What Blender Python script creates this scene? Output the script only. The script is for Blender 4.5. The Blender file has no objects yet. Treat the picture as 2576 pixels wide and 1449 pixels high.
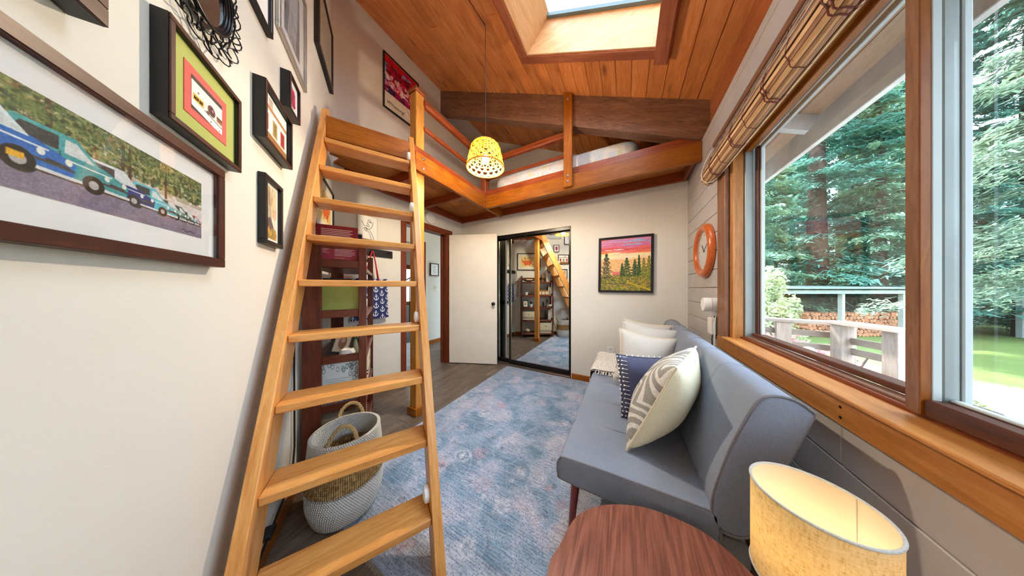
import bpy, bmesh, math, random
import numpy as np
from mathutils import Vector, Matrix
random.seed(7); RNG = np.random.default_rng(7)
SC = bpy.context.scene; COL = SC.collection
R = math.radians
# ------------------------------------------------------------------ camera
cam_d = bpy.data.cameras.new('camera'); cam = bpy.data.objects.new('camera', cam_d); COL.objects.link(cam)
cam_d.sensor_width = 36.0; cam_d.lens = 36.0 * 529.0 / 2576.0; cam_d.clip_start = 0.02; cam_d.clip_end = 300
cam.location = (0, 0, 1.2); cam.rotation_euler = (R(90), 0, R(28.5)); SC.camera = cam
# ------------------------------------------------------------------ world, sun, exposure
SKY_STRENGTH, SUN_STRENGTH, EXPOSURE = 10.5, 22.0, .54
PENDANT_W, TABLE_W, HALL_W = 70.0, 2.0, 30.0
world = bpy.data.worlds.new('sky'); SC.world = world; world.use_nodes = True
wn = world.node_tree; wn.nodes.clear()
w_out = wn.nodes.new('ShaderNodeOutputWorld'); w_bg = wn.nodes.new('ShaderNodeBackground')
w_bg.inputs['Color'].default_value = (0.66, 0.84, 1.0, 1); # bright overcast sky: luminance rises from horizon to zenith as (1 + 2 sin e) / 3
w_geo = wn.nodes.new('ShaderNodeTexCoord'); w_sep = wn.nodes.new('ShaderNodeSeparateXYZ'); wn.links.new(w_geo.outputs['Generated'], w_sep.inputs[0])
w_m1 = wn.nodes.new('ShaderNodeMath'); w_m1.operation = 'MAXIMUM'; w_m1.inputs[1].default_value = 0.0; wn.links.new(w_sep.outputs[2], w_m1.inputs[0])
w_m2 = wn.nodes.new('ShaderNodeMath'); w_m2.operation = 'MULTIPLY_ADD'; w_m2.inputs[1].default_value = SKY_STRENGTH * 2 / 3; w_m2.inputs[2].default_value = SKY_STRENGTH / 3
wn.links.new(w_m1.outputs[0], w_m2.inputs[0]); wn.links.new(w_m2.outputs[0], w_bg.inputs['Strength'])
wn.links.new(w_bg.outputs[0], w_out.inputs[0])
sun_d = bpy.data.lights.new('sun', 'SUN'); sun_d.energy = SUN_STRENGTH; sun_d.angle = R(2); sun_d.color = (1, .97, .92)
sun = bpy.data.objects.new('sun', sun_d); COL.objects.link(sun)
SUN_DIR = Vector((0.25, -0.62, -0.95)).normalized()          # the way the light travels: from beyond the back wall
sun.rotation_euler = SUN_DIR.to_track_quat('-Z', 'Y').to_euler(); sun.location = (0, 0, 20)
vs = SC.view_settings; vs.view_transform = 'Standard'; vs.look = 'None'; vs.gamma = 1; vs.use_curve_mapping = False; vs.exposure = EXPOSURE
cy = SC.cycles; cy.use_denoising = True; cy.max_bounces = 7; cy.diffuse_bounces = 4; cy.glossy_bounces = 4; cy.use_adaptive_sampling = True; cy.adaptive_threshold = .1; cy.adaptive_min_samples = 16
cy.transparent_max_bounces = 9; cy.transmission_bounces = 4; cy.sample_clamp_indirect = 8; cy.caustics_reflective = False; cy.caustics_refractive = False
# ------------------------------------------------------------------ frames of reference
GAM = R(30.9); G = Vector((-math.cos(GAM), math.sin(GAM), 0)); N = Vector((math.sin(GAM), math.cos(GAM), 0)); UP = Vector((0, 0, 1))
BW = -0.47                                        # the picture wall, measured along N
XL, YB, XR = -2.54, 2.83, 0.57                    # door wall, back wall, window wall
YLB = 3.575                                       # back of the loft
def T(a, b, z=0.0): return G * a + N * b + UP * z
def ceil_z(x): return 3.072 - 0.4712 * x
Y_CORNER = (BW + XL * -math.sin(GAM)) / math.cos(GAM)          # where picture wall and door wall meet
Y_NEAR = (BW - XR * math.sin(GAM)) / math.cos(GAM)             # where picture wall and window wall meet
def frame(o, x, y, z):                            # matrix from origin and three axes
    m = Matrix.Identity(4)
    for i, ax in enumerate((x, y, z)):
        for j in range(3): m[j][i] = ax[j]
    for j in range(3): m[j][3] = o[j]
    return m
M_GAL = lambda a, z, b=BW: frame(T(a, b, z), G, UP, N)                                  # x along wall, y up, z out
M_DOORW = lambda y, z, x=XL: frame(Vector((x, y, z)), Vector((0, 1, 0)), UP, Vector((1, 0, 0)))
M_BACK = lambda x, z, y=YB: frame(Vector((x, y, z)), Vector((1, 0, 0)), UP, Vector((0, -1, 0)))
M_RIGHT = lambda y, z, x=XR: frame(Vector((x, y, z)), Vector((0, -1, 0)), UP, Vector((-1, 0, 0)))
def rot_g(loc): return Matrix.Translation(loc) @ Matrix.Rotation(math.atan2(G.y, G.x), 4, 'Z')
# ------------------------------------------------------------------ materials
def lin(c):
    return tuple(((x / 255) / 12.92 if x / 255 <= .04045 else ((x / 255 + .055) / 1.055) ** 2.4) for x in c)
MATS = {}
class NT:
    def __init__(s, name):
        s.m = bpy.data.materials.new(name); s.m.use_nodes = True; s.t = s.m.node_tree
        s.b = s.t.nodes['Principled BSDF']; s.o = s.t.nodes['Material Output']
    def n(s, kind, **kw):
        x = s.t.nodes.new('ShaderNode' + kind)
        for k, v in kw.items():
            if hasattr(x, k): setattr(x, k, v)
            else: x.inputs[k].default_value = v
        return x
    def l(s, a, b): s.t.links.new(a, b)
    def ramp(s, fac, stops, interp='LINEAR'):
        r = s.n('ValToRGB'); r.color_ramp.interpolation = interp; e = r.color_ramp.elements
        while len(e) < len(stops): e.new(0.5)
        for k, (p, c) in enumerate(stops): e[k].position = p; e[k].color = (*lin(c), 1)
        s.l(fac, r.inputs[0]); return r.outputs[0]
    def mix(s, fac, a, b, mode='MIX'):
        x = s.n('Mix', data_type='RGBA', blend_type=mode)
        for sock, v in ((x.inputs[0], fac), (x.inputs[6], a), (x.inputs[7], b)):
            if isinstance(v, (int, float)): sock.default_value = v
            elif isinstance(v, tuple): sock.default_value = (*lin(v), 1)
            else: s.l(v, sock)
        return x.outputs[2]
    def math(s, op, a, b=0.0, c=None):
        x = s.n('Math', operation=op)
        for i, v in enumerate((a, b) if c is None else (a, b, c)):
            if isinstance(v, (int, float)): x.inputs[i].default_value = v
            else: s.l(v, x.inputs[i])
        return x.outputs[0]
    def coords(s, scale=(1, 1, 1), rnd=True, kind='Object'):
        tc = s.n('TexCoord'); mp = s.n('Mapping'); mp.inputs['Scale'].default_value = scale
        s.l(tc.outputs[kind], mp.inputs[0])
        if rnd:
            oi = s.n('ObjectInfo'); k = s.math('MULTIPLY', oi.outputs['Random'], 43.0)
            s.l(k, mp.inputs['Location'])
        return mp.outputs[0]
    def noise(s, vec, scale, detail=3, dist=0.0, rough=.5):
        x = s.n('TexNoise'); x.inputs['Scale'].default_value = scale; x.inputs['Detail'].default_value = detail
        x.inputs['Distortion'].default_value = dist; x.inputs['Roughness'].default_value = rough; s.l(vec, x.inputs['Vector']); return x.outputs['Fac']
    def bump(s, h, strength=.2, dist=.01):
        x = s.n('Bump'); x.inputs['Strength'].default_value = strength; x.inputs['Distance'].default_value = dist
        s.l(h, x.inputs['Height']); s.l(x.outputs[0], s.b.inputs['Normal'])
    def base(s, c, rough=.6, metal=0.0, spec=.5):
        if isinstance(c, tuple): s.b.inputs['Base Color'].default_value = (*lin(c), 1)
        else: s.l(c, s.b.inputs['Base Color'])
        s.b.inputs['Roughness'].default_value = rough; s.b.inputs['Metallic'].default_value = metal
        s.b.inputs['Specular IOR Level'].default_value = spec; return s
def plain(name, c, rough=.6, metal=0.0, var=.06, spec=.4, bump=0.0, bscale=60):
    if name in MATS: return MATS[name]
    k = NT(name); v = k.coords(); f = k.noise(v, 6, 4)
    lo = tuple(max(0, x * (1 - var)) for x in c); hi = tuple(min(255, x * (1 + var)) for x in c)
    k.base(k.ramp(f, [(.3, lo), (.7, hi)]), rough, metal, spec)
    if bump: k.bump(k.noise(v, bscale, 4), bump, .004)
    MATS[name] = k.m; return k.m
def wood(name, dark, mid, light, axis='X', rough=.45, knots=0.0, scale=1.0, fine=.35, coat=0.0, bump=.08):
    key = name + axis
    if key in MATS: return MATS[key]
    k = NT(key); a = {'X': (1, 9, 9), 'Y': (9, 1, 9), 'Z': (9, 9, 1)}[axis]
    v = k.coords(tuple(x * scale for x in a))
    warp = k.noise(v, 1.1, 3, .6)
    ad = k.n('VectorMath', operation='MULTIPLY_ADD'); k.l(warp, ad.inputs[0]); ad.inputs[1].default_value = (1.6, 1.6, 1.6); k.l(v, ad.inputs[2])
    g1 = k.noise(ad.outputs[0], 2.2, 6, 1.2, .6); g2 = k.noise(v, 16, 4, .2, .6)
    f = k.math('ADD', k.math('MULTIPLY', g1, 1 - fine), k.math('MULTIPLY', g2, fine))
    col = k.ramp(f, [(.32, dark), (.5, mid), (.68, light)])
    oi = k.n('ObjectInfo'); hs = k.n('HueSaturation'); k.l(col, hs.inputs['Color'])
    k.l(k.math('ADD', k.math('MULTIPLY', oi.outputs['Random'], .28), .86), hs.inputs['Value']); col = hs.outputs[0]
    if knots:
        b = {'X': (1.7, 5, 5), 'Y': (5, 1.7, 5), 'Z': (5, 5, 1.7)}[axis]
        vv = k.coords(b); vo = k.n('TexVoronoi'); vo.inputs['Scale'].default_value = 1.4; k.l(vv, vo.inputs['Vector'])
        kf = k.ramp(vo.outputs['Distance'], [(.03, (255, 255, 255)), (knots, (0, 0, 0))])
        col = k.mix(k.math('MULTIPLY', kf, .8), col, tuple(int(x * .38) for x in dark))
    k.base(col, rough, 0, .35); k.b.inputs['Coat Weight'].default_value = coat; k.b.inputs['Coat Roughness'].default_value = .25
    if bump: k.bump(f, bump, .003)
    MATS[key] = k.m; return k.m
def fir(ax): return wood('fir', (172, 102, 34), (198, 130, 52), (212, 154, 74), ax, .38, coat=.15)
def fir_dark(ax): return wood('fir_orange', (124, 60, 6), (150, 82, 11), (168, 102, 20), ax, .4, coat=.1)
def redwood(ax): return wood('redwood_rail', (108, 44, 18), (146, 66, 30), (170, 86, 44), ax, .38, coat=.2)
def casing(ax): return wood('casing_brown', (84, 34, 14), (112, 48, 22), (134, 62, 32), ax, .42, coat=.1)
def sill_wood(ax): return wood('sill_fir', (150, 92, 40), (176, 114, 54), (194, 136, 74), ax, .42, coat=.1)
def shelf_wood(ax): return wood('shelf_mahogany', (66, 26, 16), (100, 44, 28), (128, 62, 40), ax, .35, coat=.2)
def frame_brown(ax): return wood('frame_mahogany', (40, 14, 10), (62, 24, 18), (84, 36, 26), ax, .4)
BLACK = plain('black_frame', (26, 24, 28), .35); WHITE = plain('white_plastic', (236, 236, 234), .35, var=.02)
MATBOARD = plain('white_mat_board', (232, 234, 236), .9, var=.015)
STEEL = plain('bolt_steel', (200, 200, 205), .3, 1.0, .03)
def art_mat():
    if 'print' in MATS: return MATS['print']
    k = NT('print'); at = k.n('Attribute', attribute_name='Col'); k.base(at.outputs['Color'], .55, 0, .3); MATS['print'] = k.m; return k.m
def glass_mat(name='window_glass', tint=(255, 255, 255), refl=1.0):
    if name in MATS: return MATS[name]
    k = NT(name); tr = k.n('BsdfTransparent'); tr.inputs[0].default_value = (*lin(tint), 1); gl = k.n('BsdfGlossy'); gl.inputs['Roughness'].default_value = 0.0
    lw = k.n('LayerWeight'); lw.inputs['Blend'].default_value = .5; f5 = k.math('POWER', lw.outputs['Facing'], 5.0); mx = k.n('MixShader'); k.l(k.math('MULTIPLY', k.math('ADD', k.math('MULTIPLY', f5, .9), .04), refl), mx.inputs[0]); k.l(tr.outputs[0], mx.inputs[1]); k.l(gl.outputs[0], mx.inputs[2])
    k.l(mx.outputs[0], k.o.inputs['Surface']); MATS[name] = k.m; return k.m
def emit(name, c, s):
    if name in MATS: return MATS[name]
    k = NT(name); k.base(c, .5); k.b.inputs['Emission Color'].default_value = (*lin(c), 1); k.b.inputs['Emission Strength'].default_value = s; MATS[name] = k.m; return k.m
def mirror_mat():
    if 'mirror' in MATS: return MATS['mirror']
    k = NT('mirror'); k.base((232, 236, 234), 0.0, 1.0); MATS['mirror'] = k.m; return k.m
def wall_paint():
    if 'wall_paint' in MATS: return MATS['wall_paint']
    k = NT('wall_paint'); v = k.coords(rnd=False); f = k.noise(v, 1.5, 3); k.base(k.ramp(f, [(.3, (222, 218, 209)), (.7, (228, 224, 216))]), .75, 0, .25)
    k.bump(k.noise(v, 38, 5, 0, .6), .12, .006); MATS['wall_paint'] = k.m; return k.m
# ------------------------------------------------------------------ mesh building
def tagp(o, label=None, cat=None, group=None, kind=None):
    for key, val in (('label', label), ('category', cat), ('group', group), ('kind', kind)):
        if val: o[key] = val
    return o
def root(name, label, cat, m=None, group=None, kind=None):
    o = bpy.data.objects.new(name, None); COL.objects.link(o); o.empty_display_size = .05
    if m is not None: o.matrix_world = m if isinstance(m, Matrix) else Matrix.Translation(m)
    o['M'] = 0; del o['M']
    return tagp(o, label, cat, group, kind)
WM = {}
def wmat(o):                                        # world matrix without a depsgraph update
    return (wmat(o.parent) @ o.matrix_basis) if o.parent else o.matrix_basis.copy()
class MB:
    def __init__(s, fn=None): s.v = []; s.f = []; s.fn = fn
    def add(s, vs_, fs):
        b = len(s.v); s.v += [Vector(s.fn(*p)) if s.fn else Vector(p) for p in vs_]; s.f += [tuple(i + b for i in q) for q in fs]; return s
    def box(s, x0, x1, y0, y1, z0, z1):
        return s.add([(x0, y0, z0), (x1, y0, z0), (x1, y1, z0), (x0, y1, z0), (x0, y0, z1), (x1, y0, z1), (x1, y1, z1), (x0, y1, z1)],
                     [(3, 2, 1, 0), (4, 5, 6, 7), (0, 1, 5, 4), (1, 2, 6, 5), (2, 3, 7, 6), (3, 0, 4, 7)])
    def cbox(s, x0, x1, y0, y1, z0, z1, c=.003):    # chamfered box
        vs_ = []; xs = (x0, x1); ys = (y0, y1); zs = (z0, z1); idx = {}
        for i in (0, 1):
            for j in (0, 1):
                for k in (0, 1):
                    sx, sy, sz = (1, -1)[i] * c, (1, -1)[j] * c, (1, -1)[k] * c
                    for ax in range(3):
                        p = [xs[i] + sx, ys[j] + sy, zs[k] + sz]; p[ax] = (xs[i], ys[j], zs[k])[ax]
                        idx[(i, j, k, ax)] = len(vs_); vs_.append(tuple(p))
        q = []
        for ax in range(3):
            o1, o2 = [a for a in range(3) if a != ax]
            for e in (0, 1):
                ring = []
                for (p, r) in ((0, 0), (1, 0), (1, 1), (0, 1)):
                    t = [0, 0, 0]; t[ax] = e; t[o1] = p; t[o2] = r; ring.append(idx[(*t, ax)])
                q.append(tuple(ring))
        for ax in range(3):                         # edges along ax
            o1, o2 = [a for a in range(3) if a != ax]
            for p in (0, 1):
                for r in (0, 1):
                    t0 = [0, 0, 0]; t0[o1] = p; t0[o2] = r; t1 = list(t0); t1[ax] = 1
                    q.append((idx[(*t0, o1)], idx[(*t1, o1)], idx[(*t1, o2)], idx[(*t0, o2)]))
        for i in (0, 1):
            for j in (0, 1):
                for k in (0, 1): q.append((idx[(i, j, k, 0)], idx[(i, j, k, 1)], idx[(i, j, k, 2)]))
        return s.add(vs_, q)
    def prism(s, poly, d):                          # polygon of 3-D points pushed along the vector d
        n = len(poly); d = Vector(d); p0 = [Vector(p) for p in poly]
        return s.add(p0 + [p + d for p in p0], [tuple(range(n))[::-1], tuple(range(n, 2 * n))] + [(i, (i + 1) % n, n + (i + 1) % n, n + i) for i in range(n)])
    def tube(s, path, r, seg=8, closed=False, caps=True):
        P = [Vector(p) for p in path]; n = len(P); rs = r if isinstance(r, (list, tuple)) else [r] * n; vs_ = []; prev = None
        for i in range(n):
            t = (P[(i + 1) % n] - P[i - 1]) if closed else (P[min(i + 1, n - 1)] - P[max(i - 1, 0)])
            if t.length < 1e-9: t = Vector((0, 0, 1))
            t.normalize()
            a = (prev - t * prev.dot(t)) if prev is not None else t.orthogonal()
            if a.length < 1e-6: a = t.orthogonal()
            a.normalize(); prev = a; b = t.cross(a)
            for k in range(seg):
                w = 2 * math.pi * k / seg; vs_.append(P[i] + (a * math.cos(w) + b * math.sin(w)) * rs[i])
        fs = []
        for i in range(n if closed else n - 1):
            j = (i + 1) % n
            for k in range(seg): fs.append((i * seg + k, i * seg + (k + 1) % seg, j * seg + (k + 1) % seg, j * seg + k))
        if caps and not closed: fs += [tuple(range(seg))[::-1], tuple(range((n - 1) * seg, n * seg))]
        return s.add(vs_, fs)
    def lathe(s, prof, c=(0, 0, 0), seg=32, sx=1.0, sy=1.0, axis='Z', close=False):
        vs_ = []; n = len(prof)
        for r, h in prof:
            for k in range(seg):
                w = 2 * math.pi * k / seg; x, y = r * math.cos(w) * sx, r * math.sin(w) * sy
                p = {'Z': (x, y, h), 'X': (h, x, y), 'Y': (x, h, y)}[axis]
                vs_.append((c[0] + p[0], c[1] + p[1], c[2] + p[2]))
        fs = [(i * seg + k, i * seg + (k + 1) % seg, ((i + 1) % n) * seg + (k + 1) % seg, ((i + 1) % n) * seg + k) for i in range(n if close else n - 1) for k in range(seg)]
        if not close: fs += [tuple(range(seg))[::-1], tuple(range((n - 1) * seg, n * seg))]
        return s.add(vs_, fs)
    def grid(s, fn, nu, nv, wrap_u=False):
        vs_ = [fn(i / (nu if wrap_u else nu - 1), j / (nv - 1)) for j in range(nv) for i in range(nu)]
        fs = [(j * nu + i, j * nu + (i + 1) % nu, (j + 1) * nu + (i + 1) % nu, (j + 1) * nu + i) for j in range(nv - 1) for i in range(nu if wrap_u else nu - 1)]
        return s.add(vs_, fs)
    def build(s, name, mat, parent=None, smooth=False, local=False, loc=None, angle=None):
        me = bpy.data.meshes.new(name)
        if parent is not None and not local: inv = wmat(parent).inverted(); vv = [inv @ p for p in s.v]
        elif loc is not None: vv = [p - Vector(loc) for p in s.v]
        else: vv = s.v
        me.from_pydata([tuple(p) for p in vv], [], s.f)
        bm = bmesh.new(); bm.from_mesh(me); bmesh.ops.recalc_face_normals(bm, faces=bm.faces); bm.to_mesh(me); bm.free()
        if mat: me.materials.append(mat)
        if smooth:
            me.polygons.foreach_set('use_smooth', [True] * len(me.polygons))
            try: me.set_sharp_from_angle(angle=R(angle or 40))
            except Exception: pass
        me.update()
        o = bpy.data.objects.new(name, me); COL.objects.link(o)
        if parent is not None: o.parent = parent
        elif loc is not None: o.location = loc
        return o
def part(name, mat, parent, **kw):
    return lambda mb: mb.build(name, mat, parent, **kw)
BOARDS = {}
def board(name, p0, p1, w, t, matf, parent, side=None, c=.003):
    """a plank from p0 to p1 (centre line); w along `side`, t across; its own x axis is the grain"""
    p0, p1 = Vector(p0), Vector(p1); x = p1 - p0; L = x.length; x.normalize()
    y = Vector(side) if side is not None else UP.cross(x)
    y = (y - x * y.dot(x)).normalized(); z = x.cross(y)
    key = (name, round(L, 4), round(w, 4), round(t, 4), matf('X').name)
    me = BOARDS.get(key)
    if me is None:
        tmp = MB().cbox(-L / 2, L / 2, -w / 2, w / 2, -t / 2, t / 2, min(c, w / 4, t / 4)).build(name, matf('X')); me = tmp.data; BOARDS[key] = me
        o = tmp
    else:
        o = bpy.data.objects.new(name, me); COL.objects.link(o)
    m = frame((p0 + p1) / 2, x, y, z)
    if parent is not None:
        o.parent = parent; o.matrix_basis = wmat(parent).inverted() @ m
    else: o.matrix_basis = m
    return o
def copy_tree(o, parent=None):
    c = o.copy(); COL.objects.link(c); c.parent = parent
    for ch in list(o.children): copy_tree(ch, c)
    return c
def text_part(name, s, size, mat, parent, m, align='LEFT', extrude=.0004, font_shear=0.0, sx=1.0):
    cu = bpy.data.curves.new(name, 'FONT'); cu.body = s; cu.size = size; cu.align_x = align; cu.align_y = 'BOTTOM'; cu.extrude = extrude; cu.shear = font_shear; cu.resolution_u = 2
    tmp = bpy.data.objects.new(name, cu); COL.objects.link(tmp); dg = bpy.context.evaluated_depsgraph_get()
    me = bpy.data.meshes.new_from_object(tmp.evaluated_get(dg)); bpy.data.objects.remove(tmp); me.materials.clear(); me.materials.append(mat)
    me.transform(Matrix.Diagonal((sx, 1, 1, 1)))
    o = bpy.data.objects.new(name, me); COL.objects.link(o); o.parent = parent; o.matrix_basis = m; return o
# ------------------------------------------------------------------ flat prints: painted as colour attributes on a grid
def vnoise(h, w, s, seed=0):
    g = np.random.default_rng(seed); gh, gw = max(2, int(h / s) + 2), max(2, int(w / s) + 2); a = g.random((gh, gw))
    y = np.linspace(0, gh - 1.001, h); x = np.linspace(0, gw - 1.001, w); yi, xi = y.astype(int), x.astype(int); fy, fx = (y - yi)[:, None], (x - xi)[None]
    fy = fy * fy * (3 - 2 * fy); fx = fx * fx * (3 - 2 * fx)
    A = a[yi][:, xi]; Bq = a[yi][:, xi + 1]; Cq = a[yi + 1][:, xi]; D = a[yi + 1][:, xi + 1]
    return A * (1 - fy) * (1 - fx) + Bq * (1 - fy) * fx + Cq * fy * (1 - fx) + D * fy * fx
class Art:
    """canvas in unit coordinates, x to the right, y up"""
    def __init__(s, w, h, bg=(255, 255, 255), asp=1.0):
        s.w, s.h = w, h; s.a = np.empty((h, w, 3)); s.a[:] = bg
        s.X, s.Y = np.meshgrid(np.linspace(0, 1, w), np.linspace(0, 1, h)); s.asp = asp
    def put(s, m, c, al=1.0, win=None):
        m = np.clip(np.asarray(m, float), 0, 1)[..., None] * al
        if win is None: s.a = s.a * (1 - m) + np.array(c) * m
        else: s.a[win] = s.a[win] * (1 - m) + np.array(c) * m
        return s
    def win(s, x0, x1, y0, y1):                       # index window around a box, one cell of margin
        i0, i1 = int(max(0, math.floor(x0 * (s.w - 1)) - 1)), int(min(s.w, math.ceil(x1 * (s.w - 1)) + 2)); j0, j1 = int(max(0, math.floor(y0 * (s.h - 1)) - 1)), int(min(s.h, math.ceil(y1 * (s.h - 1)) + 2))
        return (slice(j0, max(j0, j1)), slice(i0, max(i0, i1)))
    def aa(s, d): return np.clip(d * s.h + .5, 0, 1)   # signed distance (positive inside) to coverage
    def rect(s, x0, x1, y0, y1, c, al=1.0):
        w = s.win(x0, x1, y0, y1); X, Y = s.X[w], s.Y[w]; return s.put(s.aa(np.minimum(np.minimum(X - x0, x1 - X) * s.asp, np.minimum(Y - y0, y1 - Y))), c, al, w)
    def ell(s, x, y, rx, ry, c, al=1.0, ring=None):
        w = s.win(x - rx, x + rx, y - ry, y + ry); d = np.sqrt(((s.X[w] - x) / rx) ** 2 + ((s.Y[w] - y) / ry) ** 2); k_ = min(rx * s.asp, ry); m = s.aa((1 - d) * k_)
        if ring is not None: m = m * s.aa((d - (1 - ring)) * k_)
        return s.put(m, c, al, w)
    def poly(s, pts, c, al=1.0):
        xs, ys = [p[0] for p in pts], [p[1] for p in pts]; w = s.win(min(xs), max(xs), min(ys), max(ys)); X, Y = s.X[w], s.Y[w]; n = len(pts); acc = np.zeros(X.shape)
        for ox, oy in ((-.25, -.25), (.25, -.25), (-.25, .25), (.25, .25)):
            Xo, Yo = X + ox / s.w, Y + oy / s.h; ins = np.zeros(X.shape, bool)
            for i in range(n):
                (x0, y0), (x1, y1) = pts[i], pts[(i + 1) % n]
                if y0 == y1: continue
                ins ^= ((Yo >= y0) != (Yo >= y1)) & (Xo < (x1 - x0) * (Yo - y0) / (y1 - y0) + x0)
            acc += ins * .25
        return s.put(acc, c, al, w)
    def line(s, pts, wd, c, al=1.0):
        xs, ys = [p[0] for p in pts], [p[1] for p in pts]; w = s.win(min(xs) - wd / s.asp, max(xs) + wd / s.asp, min(ys) - wd, max(ys) + wd); X, Y = s.X[w], s.Y[w]
        if X.size == 0: return s
        best = np.full(X.shape, 9e9)
        for (x0, y0), (x1, y1) in zip(pts[:-1], pts[1:]):
            dx, dy = (x1 - x0) * s.asp, y1 - y0; L = max(dx * dx + dy * dy, 1e-9)
            px, py = (X - x0) * s.asp, Y - y0; t = np.clip((px * dx + py * dy) / L, 0, 1)
            best = np.minimum(best, (px - t * dx) ** 2 + (py - t * dy) ** 2)
        return s.put(s.aa(wd - np.sqrt(best)), c, al, w)
    def blobs(s, n, xr, yr, sr, cols, seed=0, al=.9):
        g = np.random.default_rng(seed)
        for _ in range(n): s.ell(g.uniform(*xr), g.uniform(*yr), g.uniform(*sr) / s.asp, g.uniform(*sr), cols[g.integers(len(cols))], al)
        return s
    def noise(s, sc, amp, seed=1):
        n = (vnoise(s.h, s.w, sc, seed) - .5)[..., None] * 2 * amp; s.a = np.clip(s.a + n, 0, 255); return s
    def mesh(s, name, x0, x1, y0, y1, z, parent, fn=None):
        """a sheet in the parent's own x/y plane, or wherever fn(x,y) puts it"""
        w, h = s.w, s.h; X = x0 + (x1 - x0) * s.X; Yv = y0 + (y1 - y0) * s.Y
        if fn is None: P = np.stack([X, Yv, np.full_like(X, z)], -1).reshape(-1, 3)
        else: P = np.array([fn(px, py) for px, py in zip(s.X.ravel(), s.Y.ravel())])
        i = (np.arange(h - 1)[:, None] * w + np.arange(w - 1)[None]).ravel(); F = np.stack([i, i + 1, i + w + 1, i + w], -1)
        me = bpy.data.meshes.new(name); me.from_pydata(P.tolist(), [], F.tolist())
        at = me.color_attributes.new('Col', 'FLOAT_COLOR', 'POINT'); q = np.clip(s.a, 0, 255) / 255
        q = np.where(q <= .04045, q / 12.92, ((q + .055) / 1.055) ** 2.4); c = np.ones((w * h, 4)); c[:, :3] = q.reshape(-1, 3)
        at.data.foreach_set('color', c.ravel().astype(np.float32)); me.materials.append(art_mat()); me.update()
        if fn is not None: me.polygons.foreach_set('use_smooth', [True] * len(me.polygons))
        o = bpy.data.objects.new(name, me); COL.objects.link(o); o.parent = parent; return o
# ================================================================== THE SETTING
WP = wall_paint()
def struct(name, label): return root(name, label, None, kind='structure')
def struct_mesh(name, mb, mat, label, smooth=False):
    return tagp(mb.build(name, mat, smooth=smooth), label, None, None, 'structure')
# ---- floor: boards laid along the long axis
floor_w = lambda ax: wood('floor_oak_grey', (74, 62, 53), (104, 89, 78), (132, 116, 103), ax, .42, fine=.45, scale=.8, bump=.05)
fl = struct_mesh('floor', MB().box(-4.2, XR, Y_NEAR, YB + .1, -.06, -.012).box(-6.6, -4.2, 1.2, 5.2, -.06, -.012).box(-4.2, XL, YB + .1, 5.2, -.06, -.012),
                 plain('subfloor', (70, 58, 50), .8), 'grey brown wood board floor running into the hall')
bw = .152; x = XR - .004; row = 0
def gal_y(px): return (BW - px * math.sin(GAM)) / math.cos(GAM)
while x > -4.2:
    x0 = max(x - bw, -4.2); y_lo = gal_y(x) if x0 > XL - .05 else 1.25; y_hi = YB + .09 if x0 > XL - .05 else 5.1
    y = y_lo - RNG.uniform(0, .9)
    while y < y_hi:
        y1 = y + 1.22; ya, yb = max(y, y_lo), min(y1, y_hi)
        if yb - ya > .06: board('plank', ((x + x0) / 2, ya + .001, -.006), ((x + x0) / 2, yb - .001, -.006), x - x0 - .003, .012, floor_w, fl, side=(1, 0, 0), c=.0015)
        y = y1
    x = x0; row += 1
# ---- walls
gp = [T(2.75, BW, -.02), T(-.95, BW, -.02)]
gz = lambda p: ceil_z(p.x) + .02
g0, g1 = Vector((XL, Y_CORNER, -.02)), Vector((XR, Y_NEAR, -.02))
mb = MB().prism([g0, g1, Vector((XR, Y_NEAR, gz(g1))), Vector((XL, Y_CORNER, gz(g0)))], -N * .1)
struct_mesh('wall_left', mb, WP, 'off white plaster wall carrying the framed pictures beside the ladder')
DO0, DO1, DZ = 1.745, 2.47, 2.06                    # doorway
mb = MB().box(XL - .11, XL, Y_CORNER - .06, DO0, -.02, ceil_z(XL)).box(XL - .11, XL, DO1, YLB + .1, -.02, ceil_z(XL)).box(XL - .11, XL, DO0, DO1, DZ, ceil_z(XL))
struct_mesh('wall_far_left', mb, WP, 'off white wall with the open doorway and the red poster')
CX0, CX1, CZ = -1.86, -.645, 2.027                  # closet opening
mb = MB().box(XL, CX0, YB, YB + .13, -.02, 2.425).box(CX1, XR + .13, YB, YB + .13, -.02, 2.425).box(CX0, CX1, YB, YB + .13, CZ, 2.425)
struct_mesh('wall_back', mb, WP, 'off white back wall with the mirrored closet and sunset painting')
mb = MB().prism([(XL - .1, YLB, 2.3), (.9, YLB, 2.3), (.9, YLB, ceil_z(.9)), (XL - .1, YLB, ceil_z(XL - .1))], (0, .1, 0))
struct_mesh('wall_loft', mb, WP, 'off white wall at the back of the sleeping loft')
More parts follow.
